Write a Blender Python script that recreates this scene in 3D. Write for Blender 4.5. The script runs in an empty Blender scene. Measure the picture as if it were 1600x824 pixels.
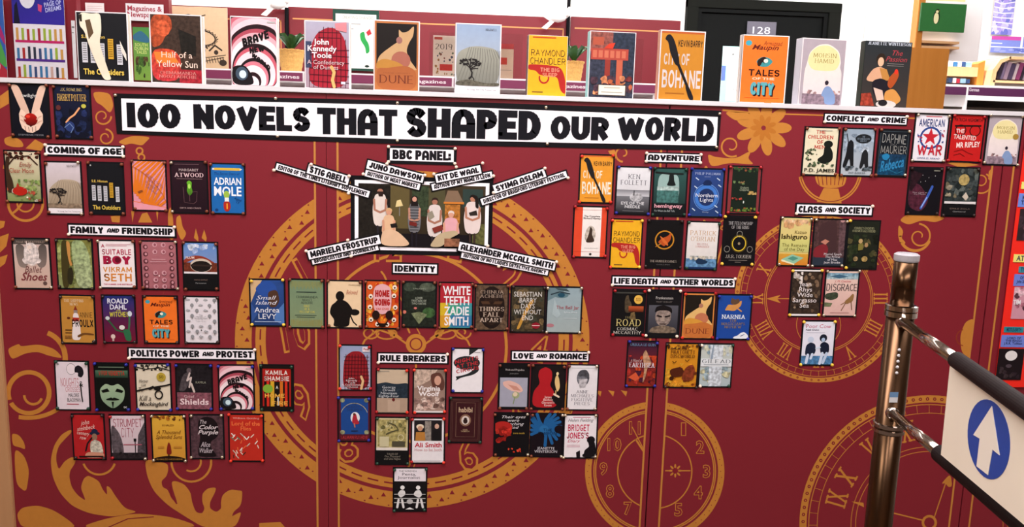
import bpy, bmesh, math, random
from mathutils import Vector, Matrix
from mathutils.geometry import tessellate_polygon
C = bpy.context.scene.collection
R_ = random.Random(7)

# ---------------------------------------------------------------- camera
F, CX, CY = 1256.0, 800.0, 412.0                    # focal length and centre on the 1600x824 frame
CAM = Vector((0.0, -2.24, 1.45))
xw = Vector((19200, 381, F)).normalized()            # direction of the partition's horizontals
dn = Vector((-240, 8088, F)); dn = (dn - xw*dn.dot(xw)).normalized()
fw = xw.cross(dn)
M = Matrix((xw, fw, -dn)).transposed()               # world -> camera (x right, y down, z ahead)
rot = M.transposed() @ Matrix(((1,0,0),(0,-1,0),(0,0,-1)))
cam = bpy.data.objects.new('camera', bpy.data.cameras.new('camera')); C.objects.link(cam)
cam.matrix_world = Matrix.Translation(CAM) @ rot.to_4x4()
cam.data.sensor_width = 36; cam.data.lens = F/1600*36; cam.data.clip_start = .02
bpy.context.scene.camera = cam
# ---------------------------------------------------------------- light and exposure
S = bpy.context.scene
S.view_settings.view_transform = 'Standard'; S.view_settings.look = 'None'
S.view_settings.exposure = 0.0; S.view_settings.gamma = 1
W = bpy.data.worlds.new('world'); S.world = W; W.use_nodes = True
W.node_tree.nodes['Background'].inputs[0].default_value = (1.0, .93, .9, 1)
W.node_tree.nodes['Background'].inputs[1].default_value = 0.7
def area(name, loc, tgt, sx, sy, power, col=(1,1,1)):
    l = bpy.data.lights.new(name, 'AREA'); l.shape = 'RECTANGLE'; l.size = sx; l.size_y = sy
    l.energy = power; l.color = col
    o = bpy.data.objects.new(name, l); C.objects.link(o); o.location = loc
    o.rotation_euler = (Vector(tgt)-Vector(loc)).to_track_quat('-Z', 'Y').to_euler(); return o
area('ceiling_or_fill_light', (0.3, -1.1, 2.95), (0.3, -.75, 0), 3.6, .6, 100, (1,.95,.95))
area('ceiling_or_fill_light', (0.6, -3.4, 2.95), (0.4, -2.2, 0), 2.5, .8, 85, (1,.94,.92))
area('ceiling_or_fill_light', (0.2, 2.3, 2.95), (0.2, 3.3, 1.2), 6, 1.0, 330, (1,.99,.98))
area('ceiling_or_fill_light', (-1.9, -2.7, 2.95), (1.2, -1.5, .8), 1.2, .8, 38, (1,.93,.84))  # added fill light, brightens the barrier's arrow panel
area('ceiling_or_fill_light', (0.2, .8, 2.95), (0.2, 1.6, 1.5), 4, .4, 55, (1,.97,.96))  # added fill light, lifts the maroon screens at the back
area('ceiling_or_fill_light', (3.4, 2.4, 2.95), (3.0, 3.0, 1.2), 2, 1.0, 80, (1,.99,.98))

# ---------------------------------------------------------------- geometry of the view
def ray(px, py): return (M.transposed() @ Vector((px-CX, py-CY, F)))
def at(px, py, Y=0.0):
    d = ray(px, py); t = (Y-CAM.y)/d.y; return CAM + d*t
def at_z(px, py, Z):
    d = ray(px, py); return CAM + d*((Z-CAM.z)/d.z)
def at_plane(px, py, p, n):
    d = ray(px, py); return CAM + d*((p-CAM).dot(n)/d.dot(n))
PX = 1/560.0                                          # one photo pixel on the partition, in metres

# ---------------------------------------------------------------- materials
def lin(h):
    if not isinstance(h, str): return h
    h = h.lstrip('#')
    if len(h) == 3: h = ''.join(c*2 for c in h)
    out = []
    for i in (0, 2, 4):
        c = int(h[i:i+2], 16)/255
        out.append(c/12.92 if c <= .04045 else ((c+.055)/1.055)**2.4)
    return tuple(out)
MATS = {}
def mat(name, col, rough=.5, metal=0, noise=0, nscale=20, bump=0, spec=.5, trans=0, alpha=1, emit=0):
    if name in MATS: return MATS[name]
    m = bpy.data.materials.new(name); m.use_nodes = True; nt = m.node_tree; b = nt.nodes['Principled BSDF']
    c = lin(col)
    b.inputs['Roughness'].default_value = rough; b.inputs['Metallic'].default_value = metal
    b.inputs['Specular IOR Level'].default_value = spec
    b.inputs['Transmission Weight'].default_value = trans; b.inputs['Alpha'].default_value = alpha
    b.inputs['Base Color'].default_value = (*c, 1)
    if noise or bump:
        tc = nt.nodes.new('ShaderNodeTexCoord'); n = nt.nodes.new('ShaderNodeTexNoise')
        n.inputs['Scale'].default_value = nscale; n.inputs['Detail'].default_value = 4
        nt.links.new(tc.outputs['Object'], n.inputs['Vector'])
        if noise:
            r = nt.nodes.new('ShaderNodeMix'); r.data_type = 'RGBA'
            r.inputs[6].default_value = (*[x*(1-noise) for x in c], 1)
            r.inputs[7].default_value = (*[min(1, x*(1+noise)) for x in c], 1)
            nt.links.new(n.outputs['Fac'], r.inputs[0]); nt.links.new(r.outputs[2], b.inputs['Base Color'])
        if bump:
            bp = nt.nodes.new('ShaderNodeBump'); bp.inputs['Strength'].default_value = bump
            bp.inputs['Distance'].default_value = .002
            nt.links.new(n.outputs['Fac'], bp.inputs['Height']); nt.links.new(bp.outputs[0], b.inputs['Normal'])
    if emit:
        b.inputs['Emission Color'].default_value = (*c, 1); b.inputs['Emission Strength'].default_value = emit
    MATS[name] = m; return m
def wood(name, c1, c2, scale=6, axis=2):
    m = bpy.data.materials.new(name); m.use_nodes = True; nt = m.node_tree; b = nt.nodes['Principled BSDF']
    tc = nt.nodes.new('ShaderNodeTexCoord'); mp = nt.nodes.new('ShaderNodeMapping')
    sc = [scale*6]*3; sc[axis] = scale*.5; mp.inputs['Scale'].default_value = sc
    n = nt.nodes.new('ShaderNodeTexNoise'); n.inputs['Detail'].default_value = 6; n.inputs['Scale'].default_value = 1
    r = nt.nodes.new('ShaderNodeMix'); r.data_type = 'RGBA'
    r.inputs[6].default_value = (*lin(c1), 1); r.inputs[7].default_value = (*lin(c2), 1)
    nt.links.new(tc.outputs['Object'], mp.inputs[0]); nt.links.new(mp.outputs[0], n.inputs['Vector'])
    nt.links.new(n.outputs['Fac'], r.inputs[0]); nt.links.new(r.outputs[2], b.inputs['Base Color'])
    b.inputs['Roughness'].default_value = .45; return m
def print_mat(name, noise, rough, ns=60):
    m = bpy.data.materials.new(name); m.use_nodes = True; nt = m.node_tree; b = nt.nodes['Principled BSDF']
    a = nt.nodes.new('ShaderNodeVertexColor'); a.layer_name = 'ink'
    tc = nt.nodes.new('ShaderNodeTexCoord'); n = nt.nodes.new('ShaderNodeTexNoise')
    n.inputs['Scale'].default_value = ns; n.inputs['Detail'].default_value = 5
    nt.links.new(tc.outputs['Object'], n.inputs['Vector'])
    r = nt.nodes.new('ShaderNodeMapRange'); r.inputs[1].default_value = .3; r.inputs[2].default_value = .7
    r.inputs[3].default_value = 1-noise; r.inputs[4].default_value = 1+noise*.7
    nt.links.new(n.outputs['Fac'], r.inputs[0])
    v = nt.nodes.new('ShaderNodeVectorMath'); v.operation = 'SCALE'
    nt.links.new(a.outputs['Color'], v.inputs[0]); nt.links.new(r.outputs[0], v.inputs['Scale'])
    nt.links.new(v.outputs[0], b.inputs['Base Color']); b.inputs['Roughness'].default_value = rough
    b.inputs['Specular IOR Level'].default_value = .18
    return m
INK = print_mat('printed_ink', .04, .45); INKN = print_mat('printed_photo_ink', .55, .45, 110)

# ---------------------------------------------------------------- stroke alphabet for the heavy and the serif capitals
def ar(cx, cy, rx, ry, a0, a1, n=9):
    return [(cx+rx*math.cos(math.radians(a0+(a1-a0)*i/n)), cy+ry*math.sin(math.radians(a0+(a1-a0)*i/n))) for i in range(n+1)]
G = {
'A': (.8, [[(0,0),(.5,1),(1,0)], [(.2,.33),(.8,.33)]]),
'B': (.7, [[(0,0),(0,1)], [(0,1),(.5,1)]+ar(.5,.76,.42,.24,90,-90)+[(0,.52)], [(0,.52),(.55,.52)]+ar(.55,.26,.45,.26,90,-90)+[(0,0)]]),
'C': (.68, [ar(.57,.5,.57,.5,42,318,14)]),
'D': (.76, [[(0,0),(0,1)], [(0,1),(.4,1)]+ar(.4,.5,.6,.5,90,-90,10)+[(0,0)]]),
'E': (.62, [[(0,0),(0,1)], [(0,1),(1,1)], [(0,.5),(.85,.5)], [(0,0),(1,0)]]),
'F': (.6, [[(0,0),(0,1)], [(0,1),(1,1)], [(0,.5),(.85,.5)]]),
'G': (.76, [ar(.53,.5,.53,.5,42,345,14)+[(1,.42),(.62,.42)]]),
'H': (.76, [[(0,0),(0,1)], [(1,0),(1,1)], [(0,.5),(1,.5)]]),
'I': (.28, [[(.5,0),(.5,1)]]),
'J': (.55, [[(1,1),(1,.3)]+ar(.5,.3,.5,.3,0,-170,8)]),
'K': (.74, [[(0,0),(0,1)], [(1,1),(.1,.45)], [(.3,.6),(1,0)]]),
'L': (.58, [[(0,0),(0,1)], [(0,0),(1,0)]]),
'M': (1.02, [[(0,0),(.06,1)], [(.06,1),(.5,.15)], [(.5,.15),(.94,1)], [(.94,1),(1,0)]]),
'N': (.78, [[(0,0),(0,1)], [(0,1),(1,0)], [(1,0),(1,1)]]),
'O': (.8, [ar(.5,.5,.5,.5,0,360,18)]),
'P': (.68, [[(0,0),(0,1)], [(0,1),(.5,1)]+ar(.5,.72,.5,.28,90,-90)+[(0,.44)]]),
'Q': (.8, [ar(.5,.5,.5,.5,0,360,18), [(.6,.3),(1,-.05)]]),
'R': (.72, [[(0,0),(0,1)], [(0,1),(.5,1)]+ar(.5,.74,.5,.26,90,-90)+[(0,.48)], [(.45,.48),(1,0)]]),
'S': (.66, [ar(.5,.76,.5,.24,25,270,10)+ar(.5,.26,.5,.26,90,-155,10)]),
'T': (.72, [[(.5,0),(.5,1)], [(0,1),(1,1)]]),
'U': (.76, [[(0,1),(0,.4)]+ar(.5,.4,.5,.4,180,360,10)+[(1,1)]]),
'V': (.84, [[(0,1),(.5,0),(1,1)]]),
'W': (1.22, [[(0,1),(.26,0),(.5,.85),(.74,0),(1,1)]]),
'X': (.76, [[(0,0),(1,1)], [(0,1),(1,0)]]),
'Y': (.76, [[(0,1),(.5,.45),(1,1)], [(.5,.5),(.5,0)]]),
'Z': (.68, [[(0,1),(1,1)], [(1,1),(0,0)], [(0,0),(1,0)]]),
'1': (.3, [[(.5,0),(.5,1)]]), '0': (.74, [ar(.5,.5,.5,.5,0,360,18)]),
'2': (.66, [ar(.5,.72,.5,.28,160,-30,8)+[(0,0),(1,0)]]), '9': (.66, [ar(.5,.7,.5,.3,0,360,12), [(1,.7),(.8,0)]]),
'8': (.66, [ar(.5,.75,.42,.25,0,360,12), ar(.5,.25,.5,.25,0,360,12)]),
"'": (.2, [[(.5,.75),(.5,1)]]), '.': (.2, [[(.5,0),(.5,.08)]]), ',': (.2, [[(.5,-.1),(.6,.08)]]),
'-': (.4, [[(0,.5),(1,.5)]]), ':': (.2, [[(.5,.05),(.5,.15)], [(.5,.55),(.5,.65)]]), '&': (.7, [ar(.5,.76,.3,.24,0,360,12), [(.3,.6),(1,0)], ar(.45,.26,.45,.26,60,350,10)]),
}
GH = dict(G)                                           # the poster alphabet has an arched A
GH['A'] = (.8, [[(0,0),(0,.55)]+ar(.5,.55,.5,.45,180,0,8)+[(1,0)], [(0,.3),(1,.3)]])
def stroke_tris(path, tv, th, seg=8, caps=False, closed=False):
    """triangles of a stroked polyline; tv is the width of uprights, th of level strokes"""
    out = []
    for (a, b) in zip(path[:-1], path[1:]):
        dx, dy = b[0]-a[0], b[1]-a[1]; L = math.hypot(dx, dy)
        if L < 1e-9: continue
        k = abs(dx)/L; t = tv*(1-k*k) + th*k*k
        nx, ny = -dy/L*t/2, dx/L*t/2
        q = [(a[0]+nx,a[1]+ny),(a[0]-nx,a[1]-ny),(b[0]-nx,b[1]-ny),(b[0]+nx,b[1]+ny)]
        out.append(q)
    pts = path if caps else path[1:-1]
    for i, p in enumerate(pts):
        t = min(tv, th)
        if not caps and len(path) > 2:
            a, b, c = path[i], path[i+1], path[i+2]
            d1 = math.atan2(b[1]-a[1], b[0]-a[0]); d2 = math.atan2(c[1]-b[1], c[0]-b[0])
            dd = abs((d2-d1+math.pi) % (2*math.pi)-math.pi)
            if dd < .05: continue
            k = abs(math.cos(d1)); t = tv*(1-k*k)+th*k*k
        out.append([(p[0]+t/2*math.cos(2*math.pi*j/seg), p[1]+t/2*math.sin(2*math.pi*j/seg)) for j in range(seg)])
    return out
STY = {'heavy': (.35, .25, GH, 0, .045), 'bold': (.2, .17, G, 0, .14), 'serif': (.13, .055, G, 1, .2), 'serifb': (.19, .08, G, 1, .18), 'thin': (.08, .07, G, 0, .2), 'slab': (.17, .13, G, 1, .2)}
def glyph_polys(ch, style, jig=0):
    tv, th, tab, serif, gap = STY[style]
    w, paths = tab.get(ch, (.5, []))
    W_ = w + (tv*.35 if w > .25 else 0)
    polys = []
    for p in paths:
        q = [(tv/2 + x*(W_-tv) if W_ > tv else W_/2, th/2 + y*(1-th)) for x, y in p]
        polys += stroke_tris(q, tv, th)
        if serif:
            for e, n in ((q[0], q[1]), (q[-1], q[-2])):
                dx, dy = n[0]-e[0], n[1]-e[1]
                if abs(dy) > abs(dx)*.8 and len(q) < 6:
                    L = tv*1.1; s = 1 if dy > 0 else -1; y0 = e[1]-s*th/2
                    polys.append([(e[0]-L,y0),(e[0]+L,y0),(e[0]+L,y0+s*th),(e[0]-L,y0+s*th)])
        if len(p) > 2 and not serif:                  # butt ends to the full height of the letter
            pass
        if style != 'serif':
            for e, n in ((q[0], q[1]), (q[-1], q[-2])):
                dx, dy = n[0]-e[0], n[1]-e[1]; L = math.hypot(dx, dy)
                if L < 1e-6 or len(q) > 8 and p[0] == p[-1]: continue
                k = abs(dx)/L; t = tv*(1-k*k)+th*k*k; ux, uy = -dx/L, -dy/L; ex = (th/2 if k < .5 else tv/2)*(1 if k < .25 or k > .9 else .4)
                nx, ny = -uy*t/2, ux*t/2
                polys.append([(e[0]+nx,e[1]+ny),(e[0]-nx,e[1]-ny),(e[0]-nx+ux*ex,e[1]-ny+uy*ex),(e[0]+nx+ux*ex,e[1]+ny+uy*ex)])
    return polys, W_, gap
def text_polys(txt, style):
    """list of polygons and the bounds of a string; lines parted by a newline; |word| is a small slanted word"""
    if style in ('serif','serifb','slab','thin') and txt != txt.upper(): style = 's' if style in ('serif','thin') else 'b'
    if style in STY:
        out = []; lines = txt.upper().split('\n'); ws = []
        for li, line in enumerate(lines):
            x = 0; cur = []; small = False
            for ch in line:
                if ch == '|': small = not small; x += .1; continue
                if ch == ' ': x += .32; continue
                ps, w, gap = glyph_polys(ch, style)
                k = .66 if small else 1
                for p in ps:
                    cur.append([(x+(a+(b*.25 if small else 0))*k, (b*k + (.17 if small else 0))-li*1.3) for a, b in p])
                x += (w+gap)*k
            ws.append((x, cur))
        mx = max(w for w, _ in ws)
        for w, cur in ws:
            d = (mx-w)/2
            out += [[(a+d, b) for a, b in p] for p in cur]
        return out
    cu = bpy.data.curves.new('t', 'FONT'); cu.body = txt; cu.resolution_u = 2; cu.align_x = 'CENTER'
    cu.offset = {'b': .022, 's': 0, 'i': 0, 'bi': .02, 'x': .04}.get(style, 0); cu.shear = .35 if 'i' in style else 0
    cu.space_line = .85
    if style == 'x': cu.space_character = 1.12
    o = bpy.data.objects.new('t', cu); me = o.to_mesh()
    vs = [v.co.copy() for v in me.vertices]
    out = [[(vs[i].x, vs[i].y) for i in p.vertices] for p in me.polygons]
    o.to_mesh_clear(); bpy.data.objects.remove(o); bpy.data.curves.remove(cu)
    return out

# ---------------------------------------------------------------- flat print: coloured layers on one sheet
class Art:
    def __init__(s, mapf, unit, step=.00007, clamp=True):
        s.f = mapf; s.u = unit; s.v = []; s.fc = []; s.col = []; s.mi = []; s.layer = 0; s.step = step; s.clamp = clamp
    def _poly(s, pts, cols, mi=0):
        b = len(s.v); d = -s.layer*s.step-(len(s.fc) % 10)*6e-6
        for p in pts: s.v.append((p[0], d, p[1]))
        s.fc.append(list(range(b, b+len(pts)))); s.col.append(cols); s.mi.append(mi)
    def cl(s, p):
        return (min(1, max(0, p[0])), min(1, max(0, p[1]))) if s.clamp else p
    def P(s, pts, c, c2=None, mi=0, sharp=False):
        s.layer += 1; pts = [s.cl(p) for p in pts]
        if 5 <= len(pts) < 60 and not sharp and len(pts) not in (16, 18):   # soften hand-drawn outlines
            n_ = len(pts); o_ = []
            for i in range(n_):
                p0, p1, p2 = pts[i-1], pts[i], pts[(i+1) % n_]
                s0 = (p1[0]*.62+p0[0]*.38, p1[1]*.62+p0[1]*.38); s2 = (p1[0]*.62+p2[0]*.38, p1[1]*.62+p2[1]*.38)
                for t in (0, .3, .5, .7, 1): o_.append(tuple(s0[k]*(1-t)**2+2*p1[k]*t*(1-t)+s2[k]*t*t for k in (0, 1)))
            pts = o_
        q = [s.f(*p) for p in pts]
        tr = tessellate_polygon([[Vector((a, b, 0)) for a, b in q]])
        ys = [p[1] for p in pts]; lo, hi = min(ys), max(ys); ca = lin(c); cb = lin(c2) if c2 else ca
        def cc(i):
            k = (ys[i]-lo)/(hi-lo+1e-9); return tuple(ca[j]*(1-k)+cb[j]*k for j in range(3))
        for t in tr: s._poly([q[i] for i in t], [cc(i) for i in t], mi)
    def R(s, x0, y0, x1, y1, c, c2=None, mi=0): s.P([(x0,y0),(x1,y0),(x1,y1),(x0,y1)], c, c2, mi)
    def E(s, cx, cy, rx, ry, c, c2=None, rot=0, n=18, mi=0):
        a = math.radians(rot)
        s.P([(cx+rx*math.cos(t)*math.cos(a)-ry*math.sin(t)*math.sin(a), cy+rx*math.cos(t)*math.sin(a)+ry*math.sin(t)*math.cos(a)) for t in [2*math.pi*i/n for i in range(n)]], c, c2, mi)
    def L(s, pts, w, c, w2=None, caps=True):
        """stroke of width w (in the sheet's own unit), tapering to w2"""
        s.layer += 1; q = [s.f(*s.cl(p)) for p in pts]; k = lin(c); w *= s.u
        w2 = w if w2 is None else w2*s.u; n = len(q)-1
        wid = [w+(w2-w)*i/max(1, n) for i in range(n+1)]
        nr = []
        for i in range(n+1):
            a = q[max(0, i-1)]; b = q[min(n, i+1)]; dx, dy = b[0]-a[0], b[1]-a[1]; l = math.hypot(dx, dy) or 1
            nr.append((-dy/l, dx/l))
        if n > 3:
            for i in range(n):
                a, b = q[i], q[i+1]; na, nb = nr[i], nr[i+1]; wa, wb = wid[i]/2, wid[i+1]/2
                s._poly([(a[0]+na[0]*wa,a[1]+na[1]*wa),(a[0]-na[0]*wa,a[1]-na[1]*wa),(b[0]-nb[0]*wb,b[1]-nb[1]*wb),(b[0]+nb[0]*wb,b[1]+nb[1]*wb)], [k]*4)
        else:
            for p in stroke_tris(q, w, w, 8, caps): s._poly(p, [k]*len(p))
    def ring(s, cx, cy, r0, r1, c, a0=0, a1=360, n=72, ky=1):
        s.layer += 1; k = lin(c)
        if s.clamp and ky == 1: ky = .72
        for i in range(n):
            t0 = math.radians(a0+(a1-a0)*i/n); t1 = math.radians(a0+(a1-a0)*(i+1)/n)
            p = [(cx+r*math.cos(t), cy+r*ky*math.sin(t)) for r, t in ((r0,t0),(r1,t0),(r1,t1),(r0,t1))]
            s._poly([s.f(*s.cl(a)) for a in p], [k]*4)
    def T(s, txt, x0, y0, x1, y1, c, style='b', c2=None, rot=0):
        s.layer += 1; ps = text_polys(txt, style)
        if not ps: return
        xs = [a for p in ps for a, b in p]; ys = [b for p in ps for a, b in p]
        X0, X1, Y0, Y1 = min(xs), max(xs), min(ys), max(ys); k = lin(c); kb = lin(c2) if c2 else k
        cx, cy = (x0+x1)/2, (y0+y1)/2; ca, sa = math.cos(math.radians(rot)), math.sin(math.radians(rot))
        for p in ps:
            q = []; cc = []
            for a, b in p:
                u = x0+(a-X0)/(X1-X0)*(x1-x0); t = (b-Y0)/(Y1-Y0+1e-9); v = y1-t*(y1-y0)
                du, dv = u-cx, v-cy
                q.append(s.f(cx+du*ca-dv*sa, cy+du*sa+dv*ca)); cc.append(tuple(kb[j]*(1-t)+k[j]*t for j in range(3)))
            s._poly(q, cc)
    def B(s, x0, y0, x1, y1, cols, n, seed=1, size=.12, mi=1):
        """loose blobs of paint or photographic detail"""
        r = random.Random(seed)
        for i in range(n):
            cx, cy = r.uniform(x0, x1), r.uniform(y0, y1); a = r.uniform(0, 6); k = r.uniform(.4, 1)*size
            pts = [(cx+k*r.uniform(.6,1.2)*math.cos(a+j*.9), cy+k*.75*r.uniform(.5,1.2)*math.sin(a+j*.9)) for j in range(7)]
            s.P([(min(x1, max(x0, p)), min(y1, max(y0, q))) for p, q in pts], r.choice(cols), mi=mi)
            if i % 3: s.layer -= 1; s.layer += .3
    def mesh(s, name):
        me = bpy.data.meshes.new(name); me.from_pydata(s.v, [], s.fc)
        ca = me.color_attributes.new('ink', 'FLOAT_COLOR', 'CORNER'); i = 0; buf = []
        for cols in s.col:
            for c in cols: buf += [c[0], c[1], c[2], 1.0]
        ca.data.foreach_set('color', buf)
        me.materials.append(INK); me.materials.append(INKN); me.polygons.foreach_set('material_index', s.mi)
        bm = bmesh.new(); bm.from_mesh(me)
        flip = [f for f in bm.faces if f.normal.y > 0]
        bmesh.ops.reverse_faces(bm, faces=flip); bm.to_mesh(me); bm.free()
        return me

# ---------------------------------------------------------------- objects
def link(o, parent=None):
    C.objects.link(o)
    if parent: o.parent = parent
    return o
def tag(o, label=None, cat=None, group=None, kind=None):
    if label: o['label'] = label
    if cat: o['category'] = cat
    if group: o['group'] = group
    if kind: o['kind'] = kind
    return o
def thing(name, label, cat, loc=(0,0,0), group=None, rot=None):
    o = bpy.data.objects.new(name, None); o.empty_display_size = .02; C.objects.link(o); o.location = loc
    if rot: o.rotation_euler = rot
    return tag(o, label, cat, group)
def from_bm(name, bm, m, parent=None, smooth=False):
    me = bpy.data.meshes.new(name); bm.to_mesh(me); bm.free()
    if smooth:
        for p in me.polygons: p.use_smooth = True
    for x in (m if isinstance(m, list) else [m]): me.materials.append(x)
    return link(bpy.data.objects.new(name, me), parent)
def add_box(bm, x0, x1, y0, y1, z0, z1, bev=0):
    r = bmesh.ops.create_cube(bm, size=1)
    for v in r['verts']: v.co = Vector(((x0+x1)/2+v.co.x*(x1-x0), (y0+y1)/2+v.co.y*(y1-y0), (z0+z1)/2+v.co.z*(z1-z0)))
    if bev:
        es = list({e for v in r['verts'] for e in v.link_edges}); bmesh.ops.bevel(bm, geom=es, offset=bev, segments=2, affect='EDGES')
def box(name, x0, x1, y0, y1, z0, z1, m, parent=None, bev=0):
    bm = bmesh.new(); add_box(bm, x0, x1, y0, y1, z0, z1, bev); return from_bm(name, bm, m, parent)
def prism(name, pts, y0, y1, m, parent=None, mapf=None):
    """outline in x,z pushed from y0 (front) to y1"""
    bm = bmesh.new(); f = [bm.verts.new((a, y0, b)) for a, b in pts]; g = [bm.verts.new((a, y1, b)) for a, b in pts]
    n = len(pts); bm.faces.new(f); bm.faces.new(g[::-1])
    for i in range(n): bm.faces.new((f[i], g[i], g[(i+1) % n], f[(i+1) % n]))
    bmesh.ops.recalc_face_normals(bm, faces=bm.faces)
    return from_bm(name, bm, m, parent)
def tube(bm, a, b, r0, r1=None, seg=20, cap=True):
    a, b = Vector(a), Vector(b); r1 = r0 if r1 is None else r1; d = (b-a).normalized()
    u = d.orthogonal().normalized(); v = d.cross(u)
    A = [bm.verts.new(a+(u*math.cos(t)+v*math.sin(t))*r0) for t in [2*math.pi*i/seg for i in range(seg)]]
    Bv = [bm.verts.new(b+(u*math.cos(t)+v*math.sin(t))*r1) for t in [2*math.pi*i/seg for i in range(seg)]]
    for i in range(seg): bm.faces.new((A[i], A[(i+1) % seg], Bv[(i+1) % seg], Bv[i]))
    if cap: bm.faces.new(A[::-1]); bm.faces.new(Bv)
def lathe(bm, cx, cy, prof, seg=28):
    rings = [[bm.verts.new((cx+r*math.cos(2*math.pi*i/seg), cy+r*math.sin(2*math.pi*i/seg), z)) for i in range(seg)] for r, z in prof]
    for a, b in zip(rings[:-1], rings[1:]):
        for i in range(seg): bm.faces.new((a[i], a[(i+1) % seg], b[(i+1) % seg], b[i]))
    bm.faces.new(rings[0][::-1]); bm.faces.new(rings[-1])

BLACK = mat('black_card', '#0d0b10', .7, spec=.15); WHITE = mat('white_card', '#f3eef6', .5, noise=.03)
PINC = {'w': mat('pin_pearl', '#f1d9c6', .25), 's': mat('pin_silver', '#d9c9b0', .2, .8), 'n': mat('pin_bronze', '#7a3f2a', .3, .3), 'r': mat('pin_red', '#d8301c', .3),
        'b': mat('pin_blue', '#1a2288', .3), 'g': mat('pin_green', '#143a2a', .3), 'y': mat('pin_yellow', '#f0c040', .3), 'k': mat('pin_dark', '#2a1a18', .3), 'd': mat('pin_crimson', '#a01018', .3)}
PINM = {}
def pin_mesh(c):
    if c not in PINM:
        bm = bmesh.new(); seg = 12; r = .0046
        prof = [(r, 0), (r, -.002), (r*.8, -.0042), (r*.45, -.0055)]
        rings = [[bm.verts.new((a*math.cos(2*math.pi*i/seg), y, a*math.sin(2*math.pi*i/seg))) for i in range(seg)] for a, y in prof]
        for a, b in zip(rings[:-1], rings[1:]):
            for i in range(seg): bm.faces.new((a[i], b[i], b[(i+1) % seg], a[(i+1) % seg]))
        bm.faces.new(rings[-1]); bmesh.ops.recalc_face_normals(bm, faces=bm.faces)
        me = bpy.data.meshes.new('pin'); bm.to_mesh(me); bm.free(); me.materials.append(PINC[c])
        for p in me.polygons: p.use_smooth = True
        PINM[c] = me
    return PINM[c]
def pins(parent, pts, cols, y):
    for i, (x, z) in enumerate(pts):
        c = cols[i % len(cols)]
        if c == '-': continue
        o = link(bpy.data.objects.new('pin', pin_mesh(c)), parent); o.location = (x, y, z)

def put_art(parent, fn, w, h, y, name='print', bg=None):
    a = Art(lambda u, v: ((u-.5)*w, (.5-v)*h), w)
    if bg is not None: a.R(0, 0, 1, 1, bg)
    fn(a); me = a.mesh(name); o = link(bpy.data.objects.new(name, me), parent); o.location = (0, y, 0); return o

ART = {}
def cover(key, x0, y0, x1, y1, label, pc='n', rot=0, Y=0.0, inset=.045):
    """a cover print on black card pinned flat to the partition; corners in photo pixels"""
    p, q = at(x0, y0, Y), at(x1, y1, Y)
    w, h = abs(q.x-p.x), abs(p.z-q.z); c = (p+q)/2
    # the bottom of an upright sheet drifts with the view's lean; both corners already carry it
    t = thing('cover_print', label, 'book cover', (c.x, Y, c.z), 'book cover prints pinned to the partition', (0, math.radians(rot), 0))
    box('mount', -w/2, w/2, -.0016, 0, -h/2, h/2, BLACK, t)
    bd = inset*w
    put_art(t, ART[key], w-2*bd, h-2*bd, -.0018)
    k = .006
    r2 = random.Random(key)
    pts = [(sx*(w/2-k+r2.uniform(-.002,.003)), sz*(h/2-k+r2.uniform(-.002,.003))) for sx, sz in ((-1,1),(1,1),(-1,-1),(1,-1))]
    pins(t, pts, pc, -.0032)
    return t
# ---------------------------------------------------------------- the pictures on the covers (u to the right, v down, 0..1)
def art(key):
    def d(f): ART[key] = f; return f
    return d
@art('hands')
def _(a):
    a.R(0,0,1,1,'#0c0d18'); a.P([(0,.0),(.22,0),(.36,.26),(.5,.54),(.44,.62),(.34,.6),(.24,.46),(.1,.2)],'#d8b4a0'); a.P([(1,.0),(.8,0),(.66,.26),(.53,.54),(.58,.62),(.68,.6),(.78,.46),(.9,.2)],'#e0bca8')
    a.P([(.26,.46),(.38,.54),(.36,.7),(.5,.82),(.66,.7),(.64,.54),(.77,.46),(.85,.56),(.84,.72),(.72,.86),(.54,.93),(.4,.92),(.26,.84),(.2,.7),(.2,.56)],'#e8c8b4',sharp=True)
    a.E(.51,.67,.19,.125,'#b01810','#4c0808'); a.E(.44,.61,.06,.03,'#d83a28')
    for x,y,x1,y1 in ((.26,.6,.36,.66),(.24,.68,.36,.74),(.8,.6,.68,.66),(.8,.69,.68,.74)): a.L([(x,y),((x+x1)/2,y+.02),(x1,y1)],.035,'#d0a894')
    for k in range(4): a.L([(.34+.1*k,.8+.02*(k in (1,2))),(.36+.09*k,.9)],.012,'#5c3c34')
    a.T('twilight',.3,.17,.72,.26,'#d8d8d8','s'); a.T('STEPHENIE MEYER',.15,.955,.85,.985,'#888890','s')
@art('wizard')
def _(a):
    a.R(0,0,1,1,'#141a35','#0a0e20'); a.B(0,.35,1,1,['#1a2548','#0c1020','#202c58','#101830'],26,3,.16)
    a.T('J.K. ROWLING',.18,.04,.8,.1,'#c8b070','serif'); a.T('HARRY POTTER',.08,.15,.92,.29,'#c9a35a','serifb'); a.L([(.3,.7),(.4,.62),(.55,.55),(.7,.42)],.05,'#e0a070',.01)
    a.E(.4,.78,.14,.1,'#26386c'); a.L([(.25,.8),(.4,.72),(.5,.8),(.42,.9)],.02,'#6c84b0'); a.E(.83,.38,.07,.04,'#b9b44a'); a.E(.1,.42,.07,.05,'#5a2a2a')
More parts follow.
